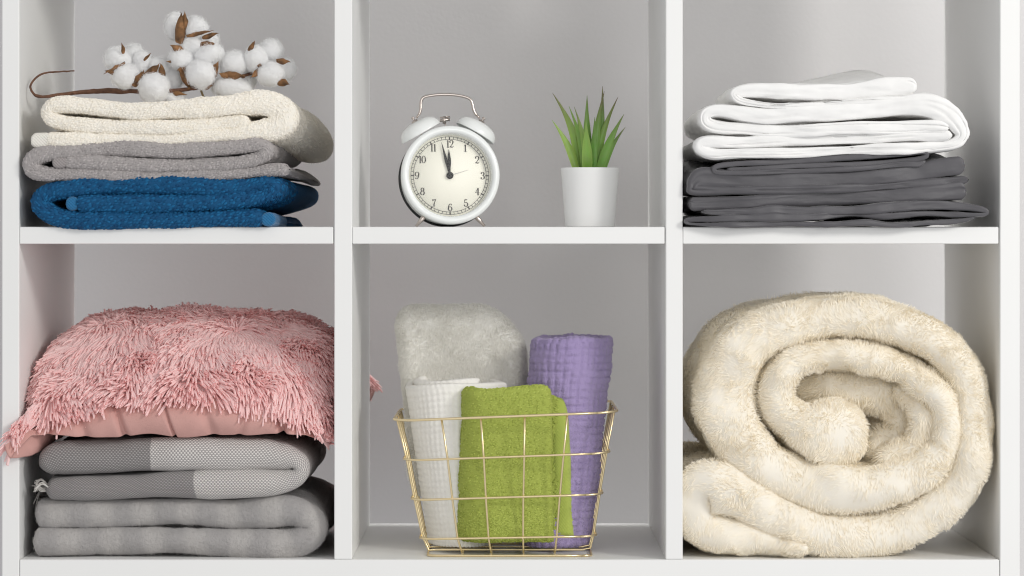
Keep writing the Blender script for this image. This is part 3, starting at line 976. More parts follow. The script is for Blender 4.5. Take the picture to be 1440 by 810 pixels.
def pillow(u, v, top):
    e = np.exp
    Xl = -0.512 - 0.022 * e(-((v + 1) / .13) ** 2)
    Xr = -0.194 + 0.0 * v + 0.036 * e(-((1 - v) / .08) ** 2)
    uu = u
    X = Xl + (Xr - Xl) * (uu + 1) / 2
    Yf = 0.012 - 0.042 * e(-((u + 1) / .12) ** 2) + 0.004 * e(-((1 - u) / .12) ** 2) - 0.006 * np.cos(u * 3)
    Yb = 0.415 + 0.025 * e(-((1 - u) / .1) ** 2)
    Y = Yf + (Yb - Yf) * (v + 1) / 2
    seam_px = np.interp(u, [-1, -.93, -.8, -.6, -.4, 0, .35, .6, .75, .88, 1], [624, 614, 597, 581, 569, 561, 559, 566, 580, 600, 636])
    zf = (CY - seam_px) * S
    wv = np.clip((v + 1) / 0.5, 0, 1)
    zs = zf * (1 - wv) + (-0.178) * wv
    pu = np.clip(1 - np.abs(u) ** 7, 0, 1) ** 0.5
    if top:
        pv = np.clip(1 - np.abs(v) ** 2.3, 0, 1) ** 0.62
        pu = np.where(u > 0, np.clip(1 - np.abs(u) ** 12, 0, 1) ** 0.5, pu)
        H = np.interp(u, [-1, -.5, 0, .5, 1], [.084, .092, .090, .086, .082])
        Z = zs + H * pu * pv
    else:
        pv = np.clip(1 - np.abs(v) ** 14, 0, 1) ** 0.5
        Z = np.maximum(zs - 0.062 * np.clip(1 - np.abs(u) ** 9, 0, 1) ** 0.5 * pv, -0.2105 - np.where(u < 0, 0.028, 0.010) * np.clip(np.abs(u) - 0.86, 0, 1) / 0.14)
    return X, Y, Z


u1 = np.sin(np.linspace(-1, 1, nu) * math.pi / 2)
U, W_ = np.meshgrid(u1, np.sin(np.linspace(-1, 1, nv) * math.pi / 2), indexing='ij')
X, Y, Z = pillow(U, W_, True)
V = np.stack([X, Y, Z], -1).reshape(-1, 3)
i = np.arange(nu - 1)[:, None] * nv
j = np.arange(nv - 1)[None]
Q = np.stack([i + j, i + nv + j, i + nv + j + 1, i + j + 1], -1).reshape(-1, 4)
nn = vnormals(V, Q)
V = V + nn * (noise(V, 0.07, 3) * 0.004 + noise(V, 0.03, 4) * 0.002)[:, None]


def wpil(c, nrm):
    return np.where(nrm[:, 2] < -0.3, 0.2, 1) * np.clip(1.6 - c[:, 1] * 3, 0.5, 1.5)


P, nn, f = sample(V, Q, 20000, wpil, 77)
ok = ~((P[:, 0] > -0.206) & (P[:, 1] < 0.03))
P, nn, f = P[ok], nn[ok], f[ok]
rng = np.random.default_rng(77)
# comb: away from a few whorls, generally outwards and down
wh = np.array([[-0.45, 0.12], [-0.30, 0.10], [-0.22, 0.20]])
cdir = np.zeros_like(P)
for wx, wy in wh:
    r = P[:, :2] - np.array([wx, wy])
    l = np.linalg.norm(r, axis=1, keepdims=True)
    cdir[:, :2] += r / l * np.exp(-(l / 0.10) ** 2) * 0.8
cdir[:, 1] -= 0.45
cdir[:, 2] -= 0.35
cdir[:, 0] += (P[:, 0] + 0.35) * 1.6
cl = np.stack([noise(P, 0.022, 8), noise(P, 0.022, 9), noise(P, 0.022, 10)], 1) * 0.9
d0 = cdir + cl
d0 = d0 - nn * (d0 * nn).sum(1, keepdims=True)
d = unit(nn * 0.55 + d0 * 0.9 + rng.normal(size=P.shape) * 0.12)
L = 0.0175 * (0.7 + 0.5 * rng.random(len(P)))
bd = np.array([0, -0.10, -0.45]) + cl * 0.25
SV, SQ, rnd = strands(P - nn * 0.001, d, bd, L, 0.0034 * (0.75 + 0.5 * rng.random(len(P))), 5, 5, 0.6, 77, flat=0.75, curl=0.04)
mb = MB()
mb.add(V, Q, rnd=np.full(len(V), -0.3)).add(SV, SQ, rnd=rnd)
child(mb.build('shag_cover', M_pfur, pil), pil)
# underside fabric
vv = np.concatenate([-1 + 0.16 * np.linspace(0, 1, 60) ** 2, np.linspace(-0.83, 1, 60)])
U, W_ = np.meshgrid(np.linspace(-1, 1, 260), vv, indexing='ij')
X, Y, Z = pillow(U, W_, False)
Zs = pillow(U, W_ * 0 - 1, False)[2]
dep = np.clip((Zs - Z) / 0.04, 0, 1)
near = np.exp(-((W_ + 1) / 0.25) ** 2)
Y = Y - 0.014 * np.sin(dep * math.pi * 0.8) * near
V = np.stack([X, Y, Z], -1).reshape(-1, 3)
nvv = len(vv)
i = np.arange(259)[:, None] * nvv
j = np.arange(nvv - 1)[None]
Q = np.stack([i + j, i + j + 1, i + nvv + j + 1, i + nvv + j], -1).reshape(-1, 4)
cre = 0
for cxp, wdt, am in ((166, 5, 3.4), (236, 2.2, 3.0), (290, 7, 1.8), (345, 6, 1.6), (388, 4, 4.0), (405, 5, 2.5), (110, 8, 2.4), (75, 5, 3)):
    cc = fx(cxp) + (V[:, 2] + 0.19) * 0.35 * (1 if cxp % 2 else -1)
    cre = cre + am * 0.0019 * np.exp(-((V[:, 0] - cc) / (wdt * S)) ** 2)
V[:, 1] += cre * near.ravel() + noise(V * np.array([1, 0.3, 0.5]), 0.03, 6) * 0.003 * near.ravel()
V[:, 2] += noise(V, 0.02, 9) * 0.0006 + (noise(V * np.array([1, 0, 0]), 0.035, 12) * 0.0030 + cre * 0.4) * dep.ravel() * near.ravel()
mb = MB()
mb.add(V, Q)
child(mb.build('suede_underside', M_pfab, pil), pil)

# ============================================================ CREAM FUR BLANKET ROLL, lower right
M_fur = fibre('cream_fur', (0.998, 0.965, 0.885), (0.995, 0.945, 0.840), trans=0.22, rough=0.6, sheen=0.0, bump_d=0, big=0.05)
y0 = 0.006
rp = [(1140, 772, 20), (1100, 765, 34), (1048, 758, 48), (1004, 752, 58), (983, 730, 60), (982, 703, 68), (1000, 688, 76), (1046, 700, 72), (1092, 728, 62), (1150, 751, 60), (1205, 757, 60), (1265, 747, 58), (1320, 718, 56), (1357, 676, 54), (1375, 622, 52), (1373, 568, 52),
      (1350, 514, 52), (1305, 475, 54), (1245, 452, 54), (1180, 447, 54), (1115, 457, 58), (1062, 482, 66), (1032, 520, 76), (1024, 562, 82), (1036, 610, 74), (1070, 648, 68), (1115, 676, 68), (1175, 690, 68), (1235, 688, 62), (1290, 668, 56), (1328, 638, 48), (1337, 600, 43),
      (1321, 560, 43), (1282, 527, 44), (1230, 506, 42), (1170, 501, 42), (1118, 512, 44), (1094, 542, 48), (1099, 575, 54), (1126, 598, 64), (1160, 608, 88), (1192, 608, 92), (1222, 598, 74)]
rb = [(x, y, t * (1.3 if i > 24 else 1.0) if y < 745 and i > 6 else t) for i, (x, y, t) in enumerate(rp)]
V, Q, uv = sweep(px_path(rp, y0), 0.30, stack_map(y0, shear=-0.02), step=0.0022, fine=0.0022, edge=0.95, lumps=((0.05, 0.004), (0.018, 0.0022)), wobble=0.003, wob_scale=0.05, seed=61, edge_jit=0.010, end_round=0.8, back_pts=px_path(rb, y0))
P, nn, f = sample(V, Q, 210000, front_w(y0, y0 + 0.24, 0.07), 61)
rng = np.random.default_rng(61)
cl = np.stack([noise(P, 0.014, 21), noise(P, 0.014, 22), noise(P, 0.014, 23)], 1)
cl2 = np.stack([noise(P, 0.005, 24), noise(P, 0.005, 25), noise(P, 0.005, 26)], 1)
big = np.stack([noise(P, 0.035, 31), noise(P, 0.035, 32), noise(P, 0.035, 33)], 1)
cen = np.array([fx(1185), 0.0, fz(600)])
rad = P - cen
rad[:, 1] = 0
rad = unit(rad)
tang = big * 0.9 + cl * 0.35 + np.array([0, -0.25, -0.25]) + rad * np.where(nn[:, 1:2] < -0.3, 0.55, 0.0)
tang = tang - nn * (tang * nn).sum(1, keepdims=True)
d = unit(nn * 0.55 + tang + cl2 * 0.12 + rng.normal(size=P.shape) * 0.10)
SV, SQ, rnd = strands(P - nn * 0.0015, d, -nn * 0.20 + cl * 0.2, 0.0068 * (0.65 + 0.6 * rng.random(len(P))), 0.00085 * (0.7 + 0.6 * rng.random(len(P))), 4, 3, 0.15, 61)
mb = MB()
mb.add(V, Q, rnd=np.full(len(V), 0.35)).add(SV, SQ, rnd=rnd)
# the inner lappet that shows in the heart of the roll
for y1, ip, nst in ((y0 + 0.022, [(1262, 548, 34), (1292, 565, 38), (1300, 595, 40), (1292, 624, 42), (1262, 645, 40), (1234, 648, 28)], 16000),
                    (y0 + 0.045, [(1118, 556, 44), (1160, 545, 50), (1210, 548, 54), (1262, 570, 60), (1270, 610, 60), (1225, 640, 60)], 16000),
                    (y0 + 0.10, [(1030, 590, 60), (1080, 585, 170), (1185, 580, 230), (1300, 590, 170)], 9000)):
    V, Q, uv = sweep(px_path(ip, y1), 0.22 if y1 < 0.09 else 0.15, stack_map(y1), step=0.0024, fine=0.0024, edge=0.95, lumps=((0.04, 0.004), (0.015, 0.002)), wobble=0.003, seed=62, edge_jit=0.01)
    P, nn, f = sample(V, Q, nst, front_w(y1, y1 + 0.27, 0.10), 62)
    cl = np.stack([noise(P, 0.014, 21), noise(P, 0.014, 22), noise(P, 0.014, 23)], 1)
    rng = np.random.default_rng(62)
    d = unit(nn * 0.85 + cl * 0.5 + rng.normal(size=P.shape) * 0.13)
    SV, SQ, rnd = strands(P - nn * 0.0015, d, cl * 0.4 + np.array([0, 0, -0.3]), 0.0078 * (0.65 + 0.6 * rng.random(len(P))), 0.00080 * (0.7 + 0.6 * rng.random(len(P))), 3, 3, 0.15, 62)
    mb.add(V, Q, rnd=np.full(len(V), 0.35)).add(SV, SQ, rnd=rnd)
o = mb.build('rolled_blanket', M_fur)
tag(o, 'cream faux fur blanket rolled into a thick spiral in the lower right compartment', 'blanket')

# ============================================================ ALARM CLOCK
M_enamel = simple('white_enamel', (0.82, 0.84, 0.83), 0.25, coat=0.3)
M_dial = simple('dial_paper', (0.88, 0.86, 0.75), 0.6)
M_ink = simple('dial_ink', (0.008, 0.008, 0.008), 0.7, spec=0.15)
M_inkgrey = simple('numeral_ink', (0.05, 0.045, 0.04), 0.6)
M_black = simple('black_metal', (0.012, 0.012, 0.013), 0.3)
M_chrome = simple('nickel', (0.56, 0.50, 0.46), 0.28, 1.0)
M_silver = simple('silver_hand', (0.62, 0.61, 0.58), 0.4, 0.6)
YC = 0.105
k = S * (D + YC) / D          # metres per photo pixel at the clock
cz = fz(246, YC)
clock = empty('alarm_clock', (fx(633.7, YC), YC, SHELF_TOP), 'white twin bell alarm clock with black hands showing two minutes to twelve', 'clock')
clock.rotation_euler = (math.radians(-5), 0, math.radians(7))
ZC = (cz - SHELF_TOP)          # centre height above the shelf
Rx = Matrix.Rotation(math.radians(90), 4, 'X')   # lathe axis z -> -y


def L2(prof):                  # (radius px, y px depth, + = back)
    return [(r * k, -y * k) for r, y in prof]


T0 = Matrix.Translation((0, 0, ZC)) @ Rx
# lathe's h -> world -y ; h = -y*k
mb = MB()
lathe(mb, L2([(66, 46), (66, 6)]), 96, T0)
lathe(mb, L2([(0, 50), (60, 50), (64, 48), (66, 46)]), 96, T0)
mb.build('case', M_enamel, clock)
mb = MB()
lathe(mb, L2([(60, 51.5), (66, 51.5), (68.5, 50.2), (69.2, 48.5), (68.8, 47), (66.2, 46)]), 96, T0)
mb.build('rear_rim', M_black, clock)
mb = MB()
lathe(mb, L2([(66, 9), (68.6, 8), (69.6, 4), (69.8, -4), (69, -8), (66.5, -10.2), (63, -10.4), (60.5, -9), (59, -6), (58.3, 0), (57.8, 8), (57.8, 9.5)]), 128, T0)
mb.build('bezel', M_enamel, clock)
mb = MB()
lathe(mb, L2([(0, 5), (58.2, 5), (58.2, 5.8)]), 96, T0)
mb.build('dial', M_dial, clock)
m, nt, b = new_mat('lens_glass')
gl = N(nt, 'ShaderNodeBsdfGlossy')
gl.inputs['Roughness'].default_value = 0.02
tr = N(nt, 'ShaderNodeBsdfTransparent')
mx = N(nt, 'ShaderNodeMixShader')
fr = N(nt, 'ShaderNodeFresnel')
fr.inputs[0].default_value = 1.3
nt.links.new(fr.outputs[0], mx.inputs[0])
nt.links.new(tr.outputs[0], mx.inputs[1])
nt.links.new(gl.outputs[0], mx.inputs[2])
nt.links.new(mx.outputs[0], [n for n in nt.nodes if n.type == 'OUTPUT_MATERIAL'][0].inputs[0])
mb = MB()
lathe(mb, L2([(0, -3.2), (30, -3.2), (58.9, -3.2)]), 64, T0)
mb.build('lens', m, clock)


def pol(a, r):  # clock angle (deg from 12, clockwise), px radius
    return r * math.sin(math.radians(a)) * k, ZC + r * math.cos(math.radians(a)) * k


yd = 4.6 * k
mb = MB()
for r in (55.2, 51.6):
    stroke(mb, [(*pol(a, r), 0.55 * k) for a in np.linspace(0, 360, 121)], yd, 0.0001)
for i in range(60):
    w_ = 1.7 if i % 5 == 0 else 0.6
    stroke(mb, [(*pol(i * 6, 51.3 if i % 5 else 50.6), w_ * k), (*pol(i * 6, 55.4), w_ * k)], yd - 0.00005, 0.0001)
mb.build('minute_track', M_inkgrey, clock)

TH, HL = 1.75, 0.5   # thick and hair strokes of the numerals, px


def arc(cx, cy, rx, ry, a0, a1, n=18, wf=None):
    out = []
    for a in np.linspace(a0, a1, n):
        x, y = cx + rx * math.cos(math.radians(a)), cy + ry * math.sin(math.radians(a))
        w = HL + (TH - HL) * abs(math.cos(math.radians(a))) ** 1.5 if wf is None else wf(a)
        out.append((x, y, w))
    return out


def dot(x, y, r):
    return [(x + r * t, y, 2 * r * math.sqrt(max(0.0, 1 - t * t)) + 0.02) for t in np.linspace(-1, 1, 9)]


# glyphs in a box about 6 wide, 11 high, origin at centre
G = {
    '1': [[(0, -5.2, TH), (0, 5.3, TH)], [(-1.6, -5.2, HL), (1.6, -5.2, HL)], [(0, 5.2, HL), (-1.8, 4.1, HL)]],
    '2': [[(-2.5, 2.9, .8)] + arc(0, 2.8, 2.5, 2.5, 165, 0, 16) + [(1.9, .6, 1.4), (0.2, -1.8, .8), (-1.6, -3.6, .5), (-2.7, -5, .5)], dot(-2.0, 2.6, .9),
          [(-2.7, -4.6, 1.0), (-1.2, -4.3, 1.5), (1.0, -4.9, 1.5), (2.6, -4.4, .6), (2.9, -2.8, .4)]],
    '3': [arc(0, 2.8, 2.1, 2.4, 160, -90, 18), arc(0, -2.5, 2.6, 2.7, 90, -160, 20), dot(-1.9, 3.2, .8), dot(-2.1, -3.2, .9)],
    '4': [[(1.0, -5.2, TH), (1.0, 5.3, TH)], [(1.0, 5.3, .5), (-3.1, -1.9, .5)], [(-3.1, -1.9, .55), (3.1, -1.9, .55)], [(-.6, -5.2, HL), (2.6, -5.2, HL)]],
    '5': [[(-2.0, 5.2, 1.0), (-.5, 4.8, 1.5), (2.1, 5.1, .8)], [(-2.0, 5.2, .55), (-2.0, .6, .55)], [(-2, .4, .5)] + arc(0, -2.0, 2.7, 3.1, 130, -160, 22), dot(-2.0, -3.2, .9)],
    '6': [arc(0, -2.1, 2.7, 3.1, 0, 360, 30), [(-2.6, -2, TH), (-2.3, 1.6, 1.5), (-1.0, 4.4, .9), (1.0, 5.2, .5), (2.2, 4.3, .5)], dot(1.9, 4.0, .8)],
    '7': [[(-2.6, 5.0, 1.1), (-1.0, 4.5, 1.6), (1.0, 4.9, 1.1), (2.8, 5.2, .5)], [(2.8, 5.2, .5), (.6, 1.4, 1.1), (-.3, -2, TH), (-.3, -5.2, TH)], [(-2.6, 5.3, .5), (-2.7, 3.0, .5)]],
    '8': [arc(0, 2.9, 2.0, 2.3, 0, 360, 26), arc(0, -2.4, 2.7, 2.8, 0, 360, 28)],
    '9': [arc(0, 2.1, 2.7, 3.1, 0, 360, 30), [(2.6, 2, TH), (2.3, -1.6, 1.5), (1.0, -4.4, .9), (-1.0, -5.2, .5), (-2.2, -4.3, .5)], dot(-1.9, -4.0, .8)],
    '0': [arc(0, 0, 2.6, 5.2, 0, 360, 34)],
}
for hnum in range(1, 13):
    s_ = str(hnum)
    r = 45.0 if hnum not in (3, 9) else 46.5
    if hnum in (10, 11): r = 45.5
    x0, z0 = pol(hnum * 30, r)
    mb = MB()
    wtot = 5.6 if len(s_) == 2 else 0
    for ci, ch in enumerate(s_):
        ox = 0 if len(s_) == 1 else (-wtot / 2 + 0.3 if ci == 0 else wtot / 2 - (0.8 if hnum == 11 else 0))
        for st_ in G[ch]:
            stroke(mb, [(x0 + (x + ox) * k * 0.93, z0 + y * k * 0.95, max(w_, 0.7) * k) for x, y, w_ in st_], yd, 0.0001)
    mb.build('numeral', M_inkgrey, clock)


def hand(name, ang, prof, y, mat):
    """prof (distance px, width px)"""
    mb = MB()
    dx, dz = math.sin(math.radians(ang)), math.cos(math.radians(ang))
    stroke(mb, [(dx * d_ * k, ZC + dz * d_ * k, w_ * k) for d_, w_ in prof], y * k, 0.0003)
    mb.build(name, mat, clock)


hand('hour_hand', -2.0, [(0, 2.4), (6, 2.2), (11, 2.6), (18, 4.6), (23, 4.6), (29, 3.0), (34, 1.4), (37.5, 0.3)], 2.6, M_ink)
hand('minute_hand', -14.0, [(-2, 2.2), (5, 2.4), (12, 3.4), (21, 4.2), (30, 3.2), (40, 1.7), (48, 0.3)], 1.4, M_ink)
hand('alarm_hand', 73, [(0, 1.0), (16, 0.9), (28, 0.4)], 3.6, M_silver)
mb = MB()
lathe(mb, L2([(0, -1.6), (2.6, -1.2), (4.4, 0.2), (5.0, 2), (5.0, 4.6)]), 32, T0)
mb.build('hub', M_ink, clock)
# bells
yb = 22 * k
for sx in (-1, 1):
    c = Vector((sx * 38.8 * k, yb, ZC + 63.5 * k))
    ax = Vector((sx * 0.50, -0.06, 0.866)).normalized()
    Mb = Matrix.Translation(c) @ ax.to_track_quat('Z', 'Y').to_matrix().to_4x4()
    mb = MB()
    lathe(mb, [(r * k, h * k) for r, h in [(30, -2.0), (30.8, -1.6), (30.9, -0.4), (30.3, 2.2), (28.6, 6.6), (25.0, 11), (19.5, 14.2), (12, 16.2), (5, 16.9), (0, 17)]], 72, Mb)
    lathe(mb, [(r * k, h * k) for r, h in [(30, -2.0), (29.4, 1.6), (27.6, 6.0), (24, 10), (18.5, 13), (11, 15), (0, 15.8)]][::-1], 72, Mb)
    bell = mb.build('bell', M_enamel, clock)
    mb = MB()
    lathe(mb, [(r * k, h * k) for r, h in [(0, 25), (2.2, 24.6), (2.6, 23), (1.7, 22), (1.7, 19.5), (4.6, 19), (4.6, 17.2), (5.4, 16.8), (5.4, 15.8)]], 24, Mb)
    mb.build('bell_nut', M_chrome, bell)
    mb = MB()
    tube(mb, [c - ax * 13 * k + Vector((0, 0, -3 * k)), c + ax * 15 * k], 1.3 * k, 10)
    mb.build('bell_post', M_chrome, bell)
hp = [(-41.5, 88), (-39, 96), (-38.5, 106), (-35.5, 112.5), (-27, 115.6), (-10, 117.5), (8, 117.2), (24, 114.5), (32, 110.5), (35, 104), (36.5, 96), (40.5, 88)]
mb = MB()
pts = [(x * k, yb, ZC + z * k) for x, z in hp]
tube(mb, pts, 2.0 * k, 12, 0.001)
tube(mb, [(-41.8 * k, yb, ZC + 88.5 * k), (-45 * k, yb, ZC + 84 * k)], 1.5 * k, 10)
tube(mb, [(40.8 * k, yb, ZC + 88.5 * k), (45 * k, yb, ZC + 84 * k)], 1.5 * k, 10)
mb.build('handle', M_chrome, clock)
mb = MB()
tube(mb, [(-3.2 * k, yb, ZC + 66 * k), (-4.4 * k, yb, ZC + 79 * k)], 0.9 * k, 8)
tube(mb, [(-11.5 * k, yb, ZC + 80.5 * k), (2.5 * k, yb, ZC + 82 * k)], 2.2 * k, 12)
tube(mb, [(-11.5 * k, yb, ZC + 84.5 * k), (2.5 * k, yb, ZC + 86 * k)], 1.1 * k, 10)
tube(mb, [(-5.5 * k, yb, ZC + 76 * k), (-5.0 * k, yb, ZC + 86 * k)], 2.6 * k, 10)
mb.build('hammer', M_chrome, clock)
for sx in (-1, 1):
    for yy in (6 * k,):
        mb = MB()
        tube(mb, [(sx * 36 * k, yy, ZC - 56 * k), (sx * 38.5 * k, yy - 1 * k, ZC - 60 * k), (sx * 48.5 * k, yy - 3 * k, 0.0012)], [3.6 * k, 3.6 * k, 1.7 * k], 14)
        mb.build('leg', M_chrome, clock)
mb = MB()
tube(mb, [(0, 44 * k, ZC - 60 * k), (0, 52 * k, 0.003)], [2.6 * k, 1.6 * k], 10)
mb.build('leg', M_chrome, clock)

# ============================================================ POTTED PLANT
YP = 0.10
kp = S * (D + YP) / D
pot_o = empty('potted_plant', (fx(829.5, YP), YP, SHELF_TOP), 'small green spiky succulent in a smooth white tapered pot', 'plant')
M_pot = simple('white_ceramic', (0.82, 0.82, 0.81), 0.4, coat=0.1)
H = 83.5
mb = MB()
lathe(mb, [(r * kp, h * kp) for r, h in [(0, 0.2), (32, 0.2), (34, 0.8), (34.8, 2.2), (36, 20), (38.2, 50), (40.4, 76), (41, 81), (41, 82.6), (40.2, 83.4), (39, 83.2), (38.4, 81.5), (38, 74), (37, 70)]], 96)
mb.build('pot', M_pot, pot_o)
mb = MB()
lathe(mb, [(0, 74 * kp), (20 * kp, 74.6 * kp), (37.8 * kp, 73.5 * kp)], 32)
mb.build('soil', simple('dark_soil', (0.05, 0.035, 0.025), 0.95, bump_d=0.002, bump_scale=300), pot_o)
m, nt, b = new_mat('succulent_leaf')
at = N(nt, 'ShaderNodeAttribute', attribute_name='leaf_t')
sp = N(nt, 'ShaderNodeSeparateXYZ')
nt.links.new(at.outputs['Vector'], sp.inputs[0])
base = mixcol(nt, sp.outputs[1], (0.14, 0.38, 0.055), (0.40, 0.58, 0.12))
tip = mixcol(nt, math_node(nt, 'MULTIPLY', maprange(nt, sp.outputs[0], 0.45, 1.0), sp.outputs[2]), base, (0.13, 0.055, 0.045))
tcn = N(nt, 'ShaderNodeTexCoord').outputs['Object']
c = mixcol(nt, maprange(nt, tex_noise(nt, tcn, 150, 3), 0.4, 0.75, 0, 0.45), tip, (0.26, 0.36, 0.12))
nt.links.new(c, b.inputs['Base Color'])
b.inputs['Roughness'].default_value = 0.42
soft(nt, b, c, 0.15)
M_leaf = m
leaves = [  # base px, base py, tip px, tip py, width px, bend px, y offset px, purple tip, paleness
    (815, 236, 777, 130, 13, -6, 4, .9, .9), (812, 236, 776, 169, 11.5, -3, -6, .2, 1), (822, 236, 800, 149, 10, -3, -2, .3, .5), (824, 236, 807, 151, 9, -3, -10, .7, .7),
    (829, 236, 826, 133, 14, 1, 8, .5, .3), (833, 236, 848, 120, 13, -3, 12, 1, .1), (838, 236, 850, 128, 12, 3, 2, 1, .3), (838, 236, 870, 135, 11, 4, 6, 1, .6),
    (841, 236, 877, 161, 13, 2, -8, .6, .3), (847, 236, 880, 178, 9, 3, 4, .8, .3), (826, 236, 823, 172, 16, 0, -16, .3, .6), (834, 236, 836, 165, 11, 0, -4, .4, .2), (818, 236, 812, 158, 12, -2, 14, .3, .2)]
for li, (bx, by, tx_, ty_, wd, bend, yo, pur, pale) in enumerate(leaves):
    b0 = np.array([(bx - 829.5) * kp, yo * kp * 0.9, (H - 9) * kp])
    b1 = np.array([(tx_ - 829.5) * kp, yo * kp * 2.2, (319.5 - ty_) * kp])
    nU, nV = 26, 9
    d = b1 - b0
    side = unit(np.array([1.0, 0.25 * math.sin(li * 2.1), 0]) - d * d[0] / np.dot(d, d))
    outw = unit(np.cross(side, d))
    if outw[1] > 0: outw = -outw
    V, A = [], []
    for sgn in (1, -1):
        for i in range(nU):
            t = i / (nU - 1)
            c = b0 + d * t + side * (-bend * 1.6) * kp * math.sin(math.pi * t) * -1 * (-1) + np.array([0, 0.004 * math.sin(li), 0]) * t * t
            w_ = wd * 0.96 * kp * (0.80 + 0.35 * math.sin(math.pi * min(1, t * 1.25))) * (1 - t ** 2.4) * 0.92 + 0.0003
            for j in range(nV):
                q = (j / (nV - 1) - 0.5) * 2
                V.append(c + side * w_ * 0.5 * q + outw * (-(1 - q * q) * w_ * 0.20 * -1 * (1 if sgn > 0 else 0.35) + 0.0) * 1.0)
                A.append((t, pale * (0.6 + 0.4 * abs(q)), pur))
    V, A = np.array(V), np.array(A)
    h = nU * nV
    Q = []
    for i in range(nU - 1):
        for j in range(nV - 1):
            a = i * nV + j
            Q.append([a, a + 1, a + nV + 1, a + nV])
            Q.append([h + a, h + a + nV, h + a + nV + 1, h + a + 1])
        for j in (0, nV - 1):
            a = i * nV + j
            Q.append([a, a + nV, h + a + nV, h + a])
    mesh_obj('leaf', V, Q, M_leaf, pot_o, attrs={'leaf_t': A})

# ============================================================ WIRE BASKET
M_gold = simple('brass_wire', (0.86, 0.71, 0.44), 0.32, 1.0)
ZB = FLOOR_TOP
YK = 0.028
bk = empty('wire_basket', (fx(714, .12), 0.12, ZB), 'gold wire basket holding four rolled and folded towels', 'basket')


def ring_px(lv):
    """basket outline at level lv (0 bottom .. 1 rim): left/right px at the front, py left/right, front and back depth"""
    xl = np.interp(lv, [0, .13, .42, .71, 1], [601, 590, 578, 567, 553])
    xr = np.interp(lv, [0, .13, .42, .71, 1], [832, 839, 848, 858, 869])
    yl = np.interp(lv, [0, .13, .42, .71, 1], [783, 758, 703, 647, 591])
    yr = np.interp(lv, [0, .13, .42, .71, 1], [781, 754, 695, 636.5, 579])
    yf = np.interp(lv, [0, 1], [0.026, 0.004])
    ybk = np.interp(lv, [0, 1], [0.175, 0.215])
    return xl, xr, yl, yr, yf, ybk


def bpt(lv, a, bb):
    """a 0..1 left-right, bb 0..1 front-back"""
    xl, xr, yl, yr, yf, ybk = ring_px(lv)
    X = fx(xl + (xr - xl) * a, yf)
    sag = 1.5 * math.sin(math.pi * a) * (1 - bb) * (1 if lv > .5 else 0)
    Z = fz(yl + (yr - yl) * a ** 1.3 + sag, yf)
    if lv <= 0.001: Z = ZB + 0.0014
    return np.array([X, yf + (ybk - yf) * bb, Z])


def rrect(lv, cr=0.09, n=6):
    out = []
    xl, xr, yl, yr, yf, ybk = ring_px(lv)
    asp = (ybk - yf) / ((xr - xl) * S)
    ca, cb = cr, cr / asp
    for (ax_, bx_, a0) in ((1 - ca, cb, -90), (1 - ca, 1 - cb, 0), (ca, 1 - cb, 90), (ca, cb, 180)):
        for q in range(n + 1):
            an = math.radians(a0 + 90 * q / n)
            out.append(bpt(lv, ax_ + ca * math.cos(an), bx_ + cb * math.sin(an)))
    # subdivide the long sides
    res = []
    for i in range(len(out)):
        p, q = out[i], out[(i + 1) % len(out)]
        res.append(p)
        if np.linalg.norm(q - p) > 0.02:
            pa = 8
            for t in range(1, pa): res.append(p + (q - p) * t / pa)
    res.append(out[0])
    return res


rw = 0.00125
invb = lambda o: child(o, bk)
for lv, nm in ((1, 'rim'), (.71, 'hoop'), (.42, 'hoop'), (.13, 'hoop'), (0.0, 'base_hoop')):
    mb = MB()
    tube(mb, rrect(lv, 0.09 if lv else 0.05), rw * (1.15 if lv == 1 else 1.0), 10)
    invb(mb.build(nm, M_gold, bk))
for a in (0.215, 0.39, 0.585, 0.775):
    mb = MB()
    fr = [bpt(l, a, 0) + np.array([0, rw * 1.6, 0]) for l in (1, .71, .42, .13)] + [bpt(0.02, a, 0.01) + np.array([0, rw, 0.001]), bpt(0, a, .05) + np.array([0, 0, rw * 1.4])]
    bkp = [bpt(0, a, .95) + np.array([0, 0, rw * 1.4]), bpt(.03, a, .99) - np.array([0, rw, 0])] + [bpt(l, a, 1) - np.array([0, rw * 1.6, 0]) for l in (.13, .42, .71, 1)]
    tube(mb, fr + bkp, rw * 0.9, 8)
    invb(mb.build('cross_wire', M_gold, bk))
for bb in (0.2, 0.4, 0.6, 0.8):
    mb = MB()
    lf = [bpt(l, 0, bb) + np.array([rw * 1.6, 0, 0]) for l in (1, .71, .42, .13)] + [bpt(0.02, .01, bb) + np.array([0, 0, 0.001]), bpt(0, .05, bb) + np.array([0, 0, rw * 2.6])]
    rt = [bpt(0, .95, bb) + np.array([0, 0, rw * 2.6]), bpt(.03, .99, bb)] + [bpt(l, 1, bb) - np.array([rw * 1.6, 0, 0]) for l in (.13, .42, .71, 1)]
    tube(mb, lf + rt, rw * 0.9, 8)
    invb(mb.build('side_wire', M_gold, bk))

# ============================================================ TOWELS IN THE BASKET
GK = 'towels standing in the wire basket'
ZF = ZB + 0.006


def upright_map(xt, xb, wt, wb, ztop, yc, ytilt=0.0, topfn=None, slant=0.0):
    """path in unit coordinates (x -1..1, y metres); depth runs from the top edge down"""
    Hh = ztop - ZF

    def f(p, q, d):
        t = np.clip(d / Hh, 0, 1)
        xc = xt + (xb - xt) * t
        w_ = wt + (wb - wt) * t
        z = ztop - d
        if topfn is not None: z = z + topfn(p, q) * (1 - t)
        return xc + p / 0.1 * w_, yc + q + ytilt * (1 - t), z + slant * q * (1 - t)
    return f, Hh


